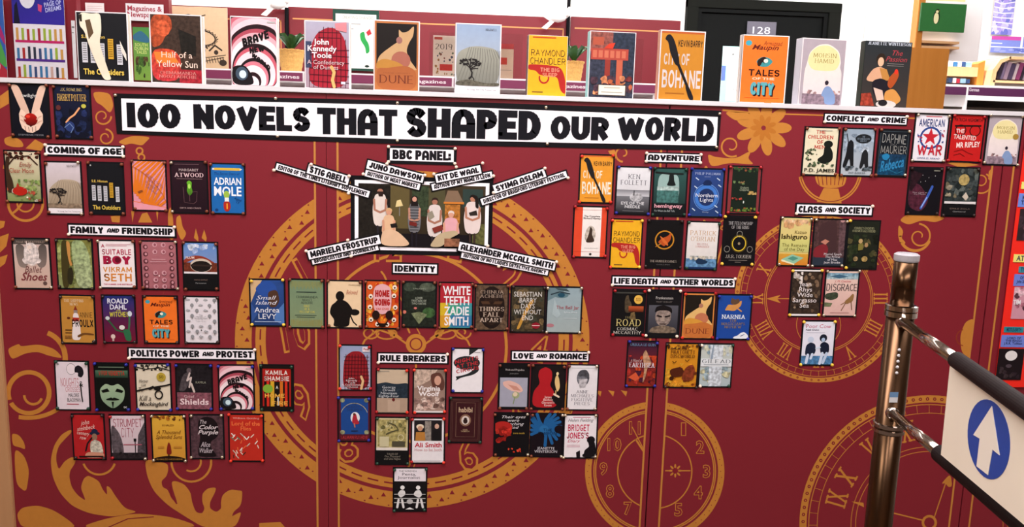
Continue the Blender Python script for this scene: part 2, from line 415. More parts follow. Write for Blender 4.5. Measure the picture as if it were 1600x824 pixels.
@art('emily')
def _(a):
    a.R(0,0,1,1,'#d9cbb0','#7c8c50'); a.B(0,.0,1,.16,['#4a1c14','#6c2018','#c8b8a0','#2c1810'],34,5,.07); a.P([(0,.1),(.16,.1),(.08,.35),(.2,.6),(.22,.8),(0,.85)],'#3c281c'); a.L([(.05,.3),(.3,.1),(.7,.08),(.95,.25)],.04,'#3a241a')
    a.B(.35,.55,1,.8,['#8ea05a','#6c8848','#b4bc80'],20,6,.1); a.B(.02,.72,1,1,['#e8dccb','#b8503c','#788850'],24,7,.08); a.E(.4,.79,.22,.09,'#b22318'); a.P([(.3,.7),(.34,.62),(.4,.7),(.38,.78)],'#a83020')
    a.T('Emily',.42,.2,.8,.33,'#8c2018','i'); a.T('Clear Moon',.12,.33,.85,.42,'#9c2418','serif')
def tree(a):
    k='#221e1e'; a.L([(.3,.8),(.36,.76),(.37,.7),(.33,.65),(.31,.6)],.045,k,.03); a.L([(.36,.75),(.42,.8),(.4,.82)],.02,k)
    for x,y,x1,y1 in ((.33,.64,.14,.56),(.32,.62,.22,.5),(.33,.61,.34,.49),(.34,.62,.48,.52),(.35,.64,.56,.58),(.34,.66,.5,.64)): a.L([(x,y),((x+x1)/2,(y+y1)/2-.012),(x1,y1)],.022,k)
    r=random.Random(5)
    for i in range(26): x=r.uniform(.1,.56); a.E(x,.53+.05*abs(x-.33)*2+r.uniform(-.035,.045),r.uniform(.02,.05),r.uniform(.01,.02),k,n=8); a.layer-=.9
@art('dunes_blue')
def _(a):
    a.R(0,0,1,.9,'#8ca0bc','#a8acb0'); a.R(0,.9,1,1,'#e6e2e8'); a.P([(0,.42),(.3,.32),(.6,.31),(1,.36),(1,.9),(0,.9)],'#98988c','#74746c')
    for i in range(16): a.L([(.3+i*.05,.33+.003*i),(.22+i*.065,.5),(.0+i*.085,.88)],.013,'#6c6c64'); a.layer-=.8
    tree(a); a.P([(0,.84),(.3,.8),(.7,.86),(1,.84),(1,.9),(0,.9)],'#5c584c',mi=1); a.T('MAXWELL',.66,.05,.92,.085,'#222','serif'); a.T('So Long, See You Tomorrow',.26,.94,.93,.97,'#333','s')
@art('dunes')
def _(a):
    a.R(0,0,1,.9,'#cfc4cc','#b0a092'); a.R(0,.9,1,1,'#e6dfe4'); a.P([(.05,.5),(.4,.32),(.8,.33),(1,.4),(1,.9),(0,.9)],'#b3a28c','#94826c')
    for i in range(13): a.L([(.35+i*.055,.34+.004*i),(.25+i*.075,.52),(.02+i*.1,.86)],.012,'#857562'); 
    a.R(0,.8,1,.88,'#8c7864',mi=1); tree(a); a.T('MAXWELL',.62,.04,.92,.08,'#333','serif'); a.T('So Long, See You Tomorrow',.28,.94,.95,.97,'#333','serif')
@art('outsiders')
def _(a):
    a.R(0,0,1,1,'#14151a'); a.R(.05,.03,.09,.06,'#aaa'); a.T('S.E. Hinton',.08,.33,.55,.38,'#d0b050','slab')
    for i,x in enumerate((.08,.25,.43,.61,.79)):
        c='#c89a30' if i==3 else '#c8c8d0'; y=.38 if i==3 else .44+.005*i
        a.R(x,y,x+.11,y+.3,c)
        for j in range(8): a.R(x+.015,y+.02+j*.033,x+.095,y+.032+j*.033,'#666' if i!=3 else '#7a5a10')
    a.T('The Outsiders',.1,.83,.92,.92,'#d8ba50','slab')
@art('palm')
def _(a):
    a.R(0,0,1,1,'#d98fa0'); rib=lambda t:(-.05+1.1*t, .1+.22*t+.5*t*t)
    for i in range(11):
        t=.02+i*.095; x,y=rib(t); x2,y2=rib(t+.05)
        a.P([(x,y),(x2,y2),(x+.32+.05*i,y-.30),(x+.2+.05*i,y-.33)],'#d9711f'); a.P([(x,y),(x2,y2),(x+.04-.04*i,y+.52),(x-.08-.04*i,y+.5)],'#d8721f')
    a.L([rib(k/8) for k in range(9)],.02,'#b85c18'); a.P([(0,.84),(1,.95),(1,1),(0,1)],'#de93a2'); a.L([(0,.83),(1,.94)],.02,'#d8721f')
    a.R(.36,.34,.9,.6,'#dc94a4') if 0 else None
    a.T('WHEN GOD\nWAS A\nRABBIT\nSARAH',.32,.34,.9,.62,'#5c4a78','thin',rot=28); a.T('name',.15,.6,.3,.65,'#70402c','b',rot=-15)
@art('atwood')
def _(a):
    a.R(0,0,1,1,'#2a141e','#1e0e18'); a.T('MARGARET',.22,.13,.78,.18,'#c8b4b4','s'); a.T('ATWOOD',.08,.21,.92,.3,'#d8b8bc','serifb'); a.R(.14,.33,.88,.335,'#b09090')
    a.P([(.5,.36),(.58,.4),(.56,.5),(.6,.6),(.5,.68),(.42,.58),(.45,.46),(.42,.4)],'#68b02c','#3a7018'); a.E(.5,.48,.04,.05,'#a8d860')
    a.L([(.32,.5),(.34,.8),(.6,.83),(.7,.78),(.72,.58),(.5,.6),(.5,.78)],.012,'#6c4c50'); a.T('ORYX AND CRAKE',.2,.9,.82,.93,'#b89898','s'); a.R(.1,.04,.8,.048,'#806068')
@art('diary')
def _(a):
    a.R(0,0,1,1,'#1c62a8'); a.R(.1,.07,.88,.12,'#d8b03c'); a.P([(.88,.07),(.96,.095),(.88,.12)],'#e8dcc0'); a.R(.04,.075,.1,.115,'#ddd'); a.T('The Secret Diary of',.1,.16,.88,.23,'#163a78','i')
    a.T('ADRIAN',.08,.27,.92,.42,'#e8ecf4','b'); a.T('MOLE',.08,.45,.92,.65,'#e8ecf4','b'); a.E(.46,.62,.09,.08,'#98b848'); a.R(.4,.68,.53,.78,'#e0e4e0'); a.P([(.36,.76),(.56,.76),(.58,.9),(.5,.97),(.42,.97),(.36,.9)],'#a82c20'); a.R(.45,.8,.49,.92,'#e8a030'); a.E(.15,.94,.05,.03,'#123870'); a.T('Aged\n13',.68,.68,.92,.8,'#123870','i',rot=15)
@art('ballet')
def _(a):
    a.R(0,0,1,1,'#c9b3ac','#c8a898'); a.R(0,0,1,.1,'#4c4440'); a.P([(.04,.1),(.3,.1),(.4,.5),(.3,.6),(.1,.55)],'#5c5450','#8c7c74'); a.P([(.96,.1),(.72,.1),(.62,.5),(.75,.6),(.92,.52)],'#544c48','#80706a')
    a.E(.5,.3,.22,.24,'#d8ccc8',mi=1); a.L([(.38,.04),(.4,.18),(.48,.28)],.03,'#ecdcd4'); a.E(.46,.16,.06,.04,'#e8d4c8'); a.P([(.2,.4),(.5,.3),(.8,.42),(.7,.5),(.5,.46),(.3,.52)],'#ddd0cc',mi=1)
    a.T('Noel STREATFEILD',.1,.03,.9,.07,'#a08c80','s'); a.T('Ballet',.28,.55,.78,.68,'#6c3c3c','i'); a.T('Shoes',.16,.68,.92,.85,'#7c3c40','bi'); a.E(.84,.9,.06,.04,'#5c4440')
@art('carnation')
def _(a):
    a.R(0,0,1,1,'#7c7a3c','#8c9460'); a.B(0,0,1,1,['#8a8a48','#6c7440','#a0a868','#5c6030'],40,9,.16); a.P([(.42,0),(.78,0),(.95,.3),(1,1),(.55,1),(.45,.5)],'#98aa78','#a8b488',mi=1)
    a.P([(.12,0),(.32,0),(.4,.3),(.32,.6),(.3,1),(.1,1)],'#40391c'); a.P([(.28,0),(.4,.05),(.38,.4),(.44,.52),(.36,.55),(.3,.3)],'#c08848'); a.P([(.28,.6),(.42,.55),(.46,.75),(.38,.95),(.26,.9)],'#2c2818'); a.T('THE MINIATURIST\nPORTRAIT',.48,.5,.76,.58,'#70745c','s')
@art('boy')
def _(a):
    a.R(0,0,1,1,'#e9dee0'); a.T('A',.06,.06,.16,.14,'#a02848','bold'); a.T('SUITABLE',.08,.17,.92,.29,'#a82448','bold'); a.T('BOY',.1,.31,.9,.5,'#a01c40','heavy'); a.T('VIKRAM',.08,.55,.92,.67,'#d08838','bold'); a.T('SETH',.1,.7,.9,.87,'#d08030','bold'); a.T('THE NUMBER ONE BESTSELLER',.08,.92,.92,.95,'#b83058','b'); a.R(.2,.06,.9,.07,'#c07888'); a.R(.2,.09,.8,.1,'#c07888')
    a.E(.52,.4,.08,.06,'#601024')
@art('faces')
def _(a):
    a.R(0,0,1,1,'#a86870','#a06068')
    for i in range(7):
        for j in range(4):
            if 0<j<3 and i in (2,3): continue
            x=.12+j*.25+(0.02 if j in(1,2) else 0); y=.06+i*.15+(.05 if j in (0,3) else 0)
            a.E(x,min(.95,y),.07,.05,'#5c2c34' if j in (0,3) else '#c8949c'); a.E(x+.01,min(.95,y),.035,.03,'#c08890' if j in (0,3) else '#8c4c58')
    a.R(.3,.36,.7,.37,'#d8a8b0'); a.R(.25,.41,.74,.42,'#d8a8b0'); a.E(.5,.72,.02,.02,'#e8c8c8')
@art('carriage')
def _(a):
    a.R(0,0,1,.62,'#5c84c0','#8090b8'); a.B(.05,.02,.95,.25,['#c0cce0','#98acd4','#d8dcec'],10,4,.13); a.P([(0,.35),(.3,.26),(.6,.28),(.95,.42),(.98,.5),(.7,.36),(.3,.34),(0,.45)],'#8c3828'); a.T('PLUM',.06,.29,.32,.34,'#e0c8c0','b'); a.R(0,.42,1,.62,'#6c3020',mi=1)
    a.E(.52,.48,.33,.15,'#c8b8a8'); a.E(.52,.5,.3,.12,'#1c1614'); a.R(.2,.46,.85,.5,'#302420'); a.R(0,.62,1,.66,'#ded8dc'); a.R(0,.66,1,1,'#101012'); a.T('HAROLD SKIMPOLE',.3,.78,.7,.81,'#806860','s'); a.T('Persuasion',.34,.85,.66,.88,'#909090','s')
@art('lighthouse')
def _(a):
    a.R(0,0,1,1,'#b98238'); a.R(.05,.03,.85,.04,'#80582c'); a.T('THE SHIPPING\nNEWS',.1,.07,.7,.2,'#d8c0a0','slab'); a.P([(.38,.3),(.44,.2),(.5,.3)],'#7c2c1c'); a.R(.38,.3,.5,.36,'#8c7c74'); a.P([(.36,.36),(.52,.36),(.56,.6),(.58,.95),(.28,.95),(.34,.6)],'#e0d4d4'); a.R(.34,.46,.54,.54,'#a83024')
    a.T('ANNIE',.56,.34,.95,.46,'#1c1818','thin'); a.T('PROULX',.32,.5,.97,.66,'#1c1414','bold'); a.E(.22,.47,.05,.025,'#5c2818'); a.P([(.45,.85),(.65,.78),(.98,.8),(.98,.84),(.66,.82),(.5,.9)],'#6c4420'); a.R(.1,.72,.3,.74,'#4c3018'); a.R(.1,.78,.3,.8,'#4c3018'); a.R(.08,.85,.3,.92,'#8c5c28',mi=1); a.P([(.9,1),(1,.92),(1,1)],'#e8e0e0')
@art('witches')
def _(a):
    a.R(0,0,1,1,'#202c6c','#6c1830'); a.R(0,.45,1,1,'#4c1c44','#70142c'); a.T('ROALD\nDAHL',.15,.05,.82,.29,'#dcdce8','b'); a.T('THE',.42,.3,.56,.33,'#c8c040','b'); a.T('WITCHES',.2,.34,.8,.45,'#c8c23c','bold')
    a.L([(.12,.5),(.24,.6),(.4,.74),(.6,.78)],.05,'#2c5c3c'); a.L([(.84,.42),(.82,.6),(.78,.8)],.06,'#34664a'); a.E(.13,.48,.07,.04,'#c8d0d0'); a.E(.85,.38,.07,.06,'#c8d0d8'); a.P([(.6,.72),(.84,.72),(.88,.98),(.7,.98),(.64,.85)],'#2c6844'); a.E(.58,.68,.09,.05,'#d8d4d0'); a.E(.28,.88,.07,.05,'#d8c0b8'); a.R(.25,.92,.31,.98,'#c0a8a0')
@art('parrot')
def _(a):
    a.R(0,0,1,1,'#e87026'); a.E(.12,.11,.07,.04,'#3c9cb0'); a.T('Armistead',.45,.07,.88,.14,'#5c2410','i'); a.T('Maupin',.2,.13,.8,.23,'#5c1c10','bi'); a.P([(.3,.38),(.45,.3),(.62,.33),(.7,.38),(.58,.46),(.4,.46)],'#3c8c90'); a.P([(.34,.36),(.48,.3),(.56,.34),(.5,.42),(.46,.38),(.4,.46),(.34,.44)],'#241814'); a.E(.53,.37,.05,.03,'#e8e4d0')
    a.T('TALES',.16,.5,.86,.6,'#241010','bold'); a.T('OF THE',.25,.62,.75,.66,'#f0d0b0','b'); a.T('CITY',.25,.71,.79,.91,'#241010','heavy'); a.T('CITY',.22,.69,.76,.89,'#58a0a8','heavy'); a.R(.1,.93,.9,.935,'#c05818')
@art('trees')
def _(a):
    a.R(0,0,1,1,'#dcd6dc'); r=random.Random(4)
    for i in range(9):
        for j in range(4):
            x=.1+.27*j+(.12 if i%2 else 0); y=.06+.115*i
            if .25<x<.75 and .33<y<.6: continue
            if x>1 or y>.97: continue
            if (i+j)%2: a.E(x,y,.055,.042,'#8c8c90'); a.R(x-.008,y+.03,x+.008,y+.07,'#666')
            else: a.E(x,y,.07,.022,'#9c9ca0'); a.E(x-.02,y-.015,.03,.02,'#b0b0b4')
    a.T('The\nHouses of\nBirdsong Park',.3,.37,.7,.48,'#666','s'); a.T('LISA HALEY',.36,.52,.66,.54,'#777','s'); a.E(.5,.72,.02,.02,'#555')
@art('noughts')
def _(a):
    a.R(0,0,1,1,'#ddd0d8'); a.E(.48,.15,.16,.12,'#e4d8de'); a.ring(.48,.15,.14,.15,'#555',n=20,ky=.8); a.P([(.6,.1),(.72,.06),(.85,.12),(.88,.24),(.8,.33),(.68,.3),(.7,.22),(.58,.22)],'#1c1820')
    a.T('NOUGHTS',.14,.34,.7,.52,'#b83040','thin'); a.T('&',.72,.4,.84,.52,'#222','s'); a.T('CROSSES',.28,.53,.74,.63,'#b83040','thin'); a.T('MALORIE\nBLACKMAN',.32,.66,.74,.84,'#444','s'); a.R(.3,.88,.68,.9,'#b05060'); a.L([(.76,.45),(.78,.7),(.8,.83)],.04,'#222'); a.E(.08,.05,.03,.02,'#888')
@art('mask')
def _(a):
    a.R(0,0,1,1,'#0c100e'); a.R(0,.14,1,.3,'#4c7058','#1c3024'); a.T('V FOR VENDETTA',.1,.15,.9,.25,'#a82418','bold'); a.P([(.1,.55),(.3,.42),(.5,.48),(.7,.42),(.9,.55),(.85,.8),(.5,1),(.15,.8)],'#9cb494','#7c987c'); a.P([(.15,.58),(.35,.53),(.42,.6),(.2,.63)],'#0c0f0c'); a.P([(.85,.58),(.65,.53),(.58,.6),(.8,.63)],'#0c0f0c'); a.P([(.25,.78),(.46,.72),(.5,.75),(.54,.72),(.75,.78),(.5,.8)],'#101410'); a.P([(.46,.82),(.54,.82),(.5,.98)],'#101410')
    a.R(.1,.06,.9,.08,'#607060'); a.T('DC',.84,.92,.94,.96,'#ccc','b')
@art('mocking')
def _(a):
    a.R(0,0,1,1,'#d8cdb8'); a.B(0,0,1,.14,['#1c1a18','#d8cdb8','#2c2824'],40,8,.05); a.L([(0,.05),(.3,.1),(.7,.06),(1,.12)],.03,'#1c1a18'); a.E(.75,.27,.14,.1,'#b09838'); a.T('50',.68,.23,.82,.3,'#6c5818','b'); a.L([(0,.58),(.35,.52),(.9,.45),(1,.43)],.05,'#1c1816',.02); a.E(.62,.52,.11,.05,'#181414'); a.P([(.3,.52),(.5,.46),(.55,.5),(.4,.56)],'#181414')
    a.T('Harper\nLee',.08,.32,.36,.48,'#3c3430','i'); a.T('To',.06,.5,.2,.6,'#2c2420','i'); a.ring(.66,.66,.09,.13,'#181414',n=16,ky=.8); a.T('Kill a',.06,.68,.42,.8,'#3c3028','i'); a.T('Mockingbird',.06,.82,.94,.94,'#2c2420','bi')
@art('shields')
def _(a):
    a.R(0,0,1,.64,'#1e1a1e',mi=1); a.R(0,.62,1,1,'#84505c',mi=1); a.P([(.1,.4),(.2,.2),(.35,.15),(.42,.3),(.3,.5),(.2,.6),(.05,.6)],'#4c4448',mi=1); a.E(.36,.12,.07,.06,'#5c5054'); a.L([(.38,.18),(.3,.35),(.42,.28),(.36,.5)],.05,'#c8b8b4'); a.L([(.42,.42),(.5,.6)],.06,'#c8b8b0'); a.T('KAMILA',.55,.36,.85,.41,'#998','s'); a.T('Grief',.2,.68,.5,.74,'#d0b0b4','s'); a.T('Shields',.08,.76,.92,.9,'#e4ccd0','serifb')
@art('brave')
def _(a):
    a.R(0,0,1,1,'#1a0c12'); 
    for i,(r,c) in enumerate(((.97,'#c46474'),(.9,'#dca0ac'),(.84,'#e8c4cc'),(.76,'#241016'),(.71,'#a84858'),(.67,'#e0a4ae'),(.62,'#ecdade'),(.53,'#241016'),(.5,'#c05868'),(.46,'#e8d0d6'),(.36,'#1c1014'),(.33,'#d07888'),(.29,'#ecdce0'),(.19,'#241016'),(.15,'#e8d4da'))):
        a.E(.62-.012*i,.55+.03*i,r,r*.72,c,n=36)
    a.P([(0,.72),(.3,.7),(.45,.85),(.5,1),(0,1)],'#141014'); a.E(.22,.83,.14,.1,'#3c4c5c'); a.E(.24,.84,.08,.06,'#c8e0e8'); a.R(.8,.05,.98,.07,'#aaa')
    a.T('BRAVE',.24,.24,.84,.37,'#120a0e','heavy',rot=-14); a.T('NEW',.4,.42,.74,.51,'#120a0e','heavy',rot=-8); a.T('WORLD',.42,.6,.88,.68,'#120a0e','heavy',rot=28)
@art('homefire')
def _(a):
    a.R(0,0,1,1,'#18100e'); a.R(.05,.07,.95,.92,'#a01c18'); a.R(.1,.36,.9,.92,'#16100e'); a.R(.3,.35,.42,.92,'#d0a028'); a.R(.18,.35,.26,.92,'#c82c1c'); a.R(.48,.38,.54,.92,'#16100e'); a.R(.6,.35,.7,.92,'#c86a20'); a.R(.76,.35,.84,.92,'#c82c1c'); a.R(.52,.7,.56,.9,'#ddd'); a.E(.22,.52,.16,.1,'#7ca838')
    a.T('KAMILA\nSHAMSIE',.1,.1,.9,.34,'#e0d4cc','bold'); a.T('HOME',.12,.63,.75,.72,'#e0a848','bold'); a.T('FIRE',.35,.8,.85,.89,'#e0a848','bold'); a.T('A',.47,.45,.55,.52,'#ddd','b')
@art('cannery')
def _(a):
    a.R(0,0,1,1,'#ac2024'); a.T('john\nsteinbeck',.12,.12,.72,.34,'#e0c4bc','i',rot=-6); a.T('cannery\nrow',.12,.4,.52,.56,'#e0c4bc','i',rot=6); a.E(.7,.42,.17,.045,'#1c2038'); a.E(.7,.37,.11,.05,'#1c2440'); a.E(.69,.5,.09,.08,'#8c6c58'); a.P([(.55,.6),(.72,.56),(.9,.62),(.98,.9),(.6,.95),(.52,.8)],'#c8c0b0',mi=1); a.P([(.35,.9),(.45,.84),(.98,.86),(.98,.98),(.35,.98)],'#c88c74'); a.L([(.38,.82),(.45,.65),(.6,.52)],.05,'#181418'); a.R(.15,.93,.95,.97,'#201010')
@art('strumpet')
def _(a):
    a.R(0,0,1,1,'#d8c4cc','#c0b0b8'); a.P([(0,.15),(.25,.4),(.35,.7),(.35,.95),(0,.95)],'#5c5258',mi=1); a.P([(1,.15),(.8,.45),(.75,.9),(1,.95)],'#4c444a',mi=1); a.R(0,.86,1,1,'#2c2428',mi=1); a.T('STRUMPET',.08,.07,.92,.26,'#982440','thin'); a.T('STRUMPET',.085,.07,.925,.26,'#982440','thin'); a.T('CITY',.3,.28,.68,.5,'#982440','thin'); a.L([(.7,.58),(.7,.95)],.025,'#1c181c'); a.R(.66,.53,.74,.6,'#1c181c'); a.B(.2,.84,.9,.92,['#1c181c'],10,3,.05); a.R(.35,.66,.9,.68,'#a85868')
@art('suns')
def _(a):
    a.R(0,0,1,1,'#d8a83c','#c88c34'); a.B(0,0,1,.12,['#8c4c18','#b87024','#5c3414'],20,3,.07); a.T('A Thousand\nSplendid Suns',.1,.32,.92,.54,'#6c3c14','i'); a.T('KHALED',.32,.19,.68,.23,'#6c3c14','s'); a.P([(.46,.62),(.5,.58),(.55,.65),(.58,.86),(.42,.86),(.42,.76)],'#7c2018'); a.R(.46,.86,.5,.93,'#2c140c'); a.P([(0,.94),(.4,.89),(.7,.9),(1,.95),(1,1),(0,1)],'#24140c'); a.T('KHALED HOSSEINI',.1,.95,.9,.985,'#a07838','s'); a.R(.15,.68,.35,.72,'#b87c2c'); a.R(.65,.68,.9,.72,'#b87c2c')
@art('purple')
def _(a):
    a.R(0,0,1,1,'#50383f',mi=1); a.P([(.25,.1),(.45,.02),(.7,.05),(.86,.2),(.88,.45),(.75,.55),(.62,.6),(.6,.75),(.85,.98),(.2,.98),(.22,.8),(.3,.5),(.22,.3)],'#181014'); a.T('The',.3,.1,.5,.19,'#c8bcc0','i'); a.T('Color\nPurple',.22,.22,.86,.47,'#d4c8cc','bi'); a.T('Alice\nWalker',.26,.62,.68,.88,'#ccc0c8','i')
@art('flies')
def _(a):
    a.R(0,0,1,1,'#b82c20'); a.T('William Golding',.1,.05,.9,.1,'#e0a8a0','s'); a.T('Lord of the\nFlies',.06,.14,.92,.34,'#e06c3c','slab'); r=random.Random(8)
    for i in range(26):
        x,y=r.uniform(.05,.95),r.uniform(.42,.97); d=r.uniform(-.1,.1); a.L([(x,y),(x+d,y-.06)],.03,r.choice(['#e0c8b8','#2c2420','#58745c','#e0683c','#e8e0d8','#c0b0a0']))
        a.layer -= .6
@art('levy')
def _(a):
    a.R(0,0,1,1,'#284888','#203868'); a.P([(0,0),(.35,0),(.15,.25),(0,.5)],'#c8a880'); a.P([(.12,.2),(.3,.05),(.6,.0),(.8,.15),(.78,.4),(.3,.35)],'#284c98'); a.P([(.5,.25),(.8,.2),(.88,.45),(.75,.6),(.55,.6)],'#4c3428'); a.P([(.75,.7),(1,.5),(1,1),(.7,.9)],'#4c74b0'); a.P([(0,.5),(.2,.75),(0,.95)],'#305090'); a.T('Small\nIsland',.14,.34,.8,.54,'#d8d8e4','i'); a.T('Andrea\nLEVY',.1,.6,.86,.86,'#e0e0e8','serif'); a.R(.1,.91,.9,.93,'#98a8c8')
@art('yellowsun2')
def _(a):
    a.R(0,0,1,1,'#6c8468','#7c8c68')
    for i in range(28): a.R(.03+i*.034,.02,.045+i*.034,.16+.03*math.sin(i*2),'#8c8844'); a.layer-=.9
    for i in range(28): a.R(.03+i*.034,.84+.03*math.sin(i*3),.045+i*.034,.98,'#8c8440'); a.layer-=.9
    a.T('CHIMAMANDA\nNGOZI\nADICHIE',.2,.33,.84,.5,'#24302c','serif'); a.T('HALF\nOF A\nYELLOW SUN',.28,.52,.74,.7,'#d8cc58','serif'); a.R(.2,.24,.8,.26,'#34443c'); a.R(.15,.74,.8,.75,'#34443c'); a.R(.2,.78,.75,.79,'#34443c')
@art('kehua')
def _(a):
    a.R(0,0,1,1,'#e0c4a0'); a.E(.36,.32,.13,.11,'#14100f'); a.P([(.28,.4),(.46,.4),(.6,.46),(.72,.58),(.76,.66),(.66,.78),(.64,1),(.14,1),(.2,.85),(.04,.7),(.1,.52),(.22,.46)],'#14100f'); a.E(.8,.67,.15,.07,'#14100f'); a.L([(.68,.75),(.76,.88),(.86,.95)],.04,'#14100f'); a.T('MORRISON',.62,.06,.95,.09,'#8c6c4c','s'); a.T('Beloved',.55,.18,.9,.28,'#b0604c','i')
@art('homegoing')
def _(a):
    a.R(0,0,1,1,'#c8501c'); a.B(0,0,1,1,['#e08828','#b02c18','#d86820','#e8a038'],44,12,.12)
    for x,y in ((.12,.12),(.88,.12),(.14,.32),(.86,.3),(.12,.55),(.9,.55),(.15,.82),(.86,.82),(.35,.92),(.65,.92)): a.E(x,y,.07,.05,'#e8d8c8'); a.E(x,y+.01,.03,.02,'#301410')
    a.P([(.22,.12),(.5,.03),(.78,.12),(.78,.62),(.5,.72),(.22,.62)],'#d8a4a8'); a.T('HOME\nGOING',.26,.18,.74,.52,'#a01c1c','heavy'); a.T('YAA GYASI',.3,.56,.7,.61,'#c04028','b'); a.E(.3,.72,.12,.1,'#24120f'); a.E(.72,.72,.12,.1,'#24120f'); a.P([(.3,.78),(.4,.9),(.6,.9),(.72,.78),(.6,.98),(.4,.98)],'#1c100c')
@art('heart')
def _(a):
    a.R(0,0,1,1,'#20261f',mi=1); a.E(.75,.1,.25,.1,'#50584a',mi=1); a.E(.2,.1,.2,.1,'#3c463a',mi=1); a.E(.8,.68,.2,.12,'#3c5c34',mi=1); a.P([(.25,.7),(.5,.66),(.75,.72),(.5,.95)],'#707858',mi=1); a.T('TALKING',.3,.12,.7,.15,'#98a090','s'); a.T('LOVER\nYANTARA OF\nTWO FAITHS',.25,.32,.72,.5,'#a8b0a0','s'); a.E(.38,.58,.05,.025,'#c87068'); a.E(.04,.67,.06,.04,'#c87060')
@art('teeth')
def _(a):
    a.R(0,0,1,1,'#a82430'); a.R(0,.44,.35,1,'#c8a828'); a.R(.25,.44,1,1,'#3c8c94'); a.R(.35,.72,1,.98,'#2c6c98'); a.R(.25,.44,.6,.7,'#3c9478'); a.R(.4,.3,1,.44,'#b83040'); a.R(0,.72,.3,.98,'#c89028')
    a.T('WHITE\nTEETH\nZADIE\nSMITH',.08,.06,.95,.95,'#e4e0e4','b')
@art('achebe')
def _(a):
    a.R(0,0,1,1,'#5c4838',mi=1); a.E(.5,.5,.42,.48,'#1c1210'); a.E(.5,.55,.3,.35,'#281a14',mi=1); a.P([(.15,.36),(.4,.36),(.45,.42),(.2,.42)],'#4c3424'); a.P([(.85,.36),(.6,.36),(.55,.42),(.8,.42)],'#4c3424'); a.T('CHINUA\nACHEBE',.12,.11,.88,.28,'#a89484','serif'); a.T('THINGS\nFALL\nAPART',.1,.48,.9,.83,'#b8a494','serifb')
@art('barry')
def _(a):
    a.R(0,0,1,1,'#403828',mi=1); a.B(0,0,1,1,['#5c4c34','#2c2820','#746040','#3c3c30'],26,13,.18); a.P([(.6,.25),(.7,.3),(.45,.6),(.25,.95),(.15,.95),(.35,.6)],'#b88838'); a.T('SEBASTIAN\nBARRY\nDAYS\nWITHOUT\nEND',.06,.1,.92,.74,'#d0ccc8','s'); a.E(.76,.86,.13,.07,'#881828'); a.R(.64,.85,.88,.87,'#d8b8b8')
@art('belljar')
def _(a):
    a.R(0,0,1,1,'#8ca0a8','#98a4a4'); a.P([(0,0),(.6,0),(.35,.15),(0,.3)],'#647c84'); a.E(.4,.16,.22,.07,'#5c7880'); a.E(.4,.16,.11,.05,'#20485c'); a.L([(.1,.15),(.35,.09),(.65,.13)],.04,'#2c3c44'); a.P([(.2,.0),(.55,.02),(.65,.08),(.3,.05)],'#3c4c50'); a.E(.1,.85,.12,.04,'#a87078'); a.P([(.2,.25),(.15,.6),(.3,.68),(.4,.6)],'#a0b0b4'); a.T('The Bell Jar',.26,.4,.95,.5,'#98404c','s'); a.T('Sylvia Plath',.5,.53,.9,.57,'#d8e0e4','s'); a.R(.5,.68,.9,.69,'#c0ccd0')
@art('toole')
def _(a):
    a.R(0,0,1,1,'#a8a4b8','#98808c'); a.P([(.1,.4),(.25,.18),(.5,.08),(.75,.1),(.95,.3),(1,1),(.05,1)],'#9c2030'); a.R(0,.3,.14,.7,'#38405c')
    for i in range(9): a.L([(.12+i*.1,max(.08,.34-.1*i) if i<3 else .08+max(0,(i-6))*.09),(.08+i*.105,1)],.014,'#481420')
    for i in range(9): a.L([(.1,.2+.1*i if i>2 else .45),(1,.22+.1*i)],.013,'#481420') if i>1 else a.L([(.3,.16+.08*i),(.8,.16+.08*i)],.013,'#481420')
    a.P([(.68,.02),(.95,.0),(.95,.15),(.7,.12)],'#d08088'); a.T('John\nKennedy\nToole',.05,.26,.72,.55,'#e8dce0','b'); a.T('A Confederacy\nof Dunces',.04,.58,.9,.72,'#d8b8bc','s'); a.L([(.6,.68),(.66,.76),(.62,.88),(.66,.98)],.07,'#d0a868'); a.R(.82,.9,.92,.94,'#c8c8d8')
@art('toole2')
def _(a):
    a.R(0,0,1,1,'#8c98b8','#a8a4b8'); a.P([(.12,.4),(.2,.22),(.4,.12),(.7,.12),(.9,.3),(.98,1),(.08,1)],'#8c1c24')
    for i in range(8): a.L([(.2+i*.1,.2),(.16+i*.105,1)],.02,'#401018')
    for i in range(9): a.L([(.14,.25+.085*i),(.96,.25+.085*i)],.018,'#401018')
    a.R(.74,.02,.98,.13,'#e0d4d8'); a.T('Pew',.78,.04,.95,.1,'#a02030','b'); a.T('John\nKennedy\nToole\nA Confederacy\nof Dunces',.06,.72,.7,.96,'#e4d8dc','s'); a.L([(.7,.7),(.76,.8),(.7,.98)],.08,'#d8b080')
@art('rushdie')
def _(a):
    a.R(0,0,1,1,'#501824'); a.R(.07,.02,.95,.85,'#1c4488'); a.ring(.5,.45,.44,.46,'#a8a078',200,340,20); 
    for x,y in ((.12,.06),(.9,.06),(.12,.8),(.9,.8)): a.E(x,y,.08,.05,'#8c9070',mi=1)
    a.T("THE\nMIDNIGHT'S\nCHILDREN",.22,.12,.8,.3,'#2c3454','serif'); a.E(.53,.46,.15,.13,'#dcdce0'); a.P([(.46,.4),(.56,.36),(.6,.5),(.68,.6),(.54,.62),(.42,.58)],'#a82838'); a.L([(.5,.6),(.52,.68)],.04,'#b07058'); a.E(.5,.38,.04,.03,'#5c3428'); a.T('SALMAN RUSHDIE',.06,.88,.94,.96,'#a83038','bold'); a.R(.4,.76,.62,.78,'#202844')
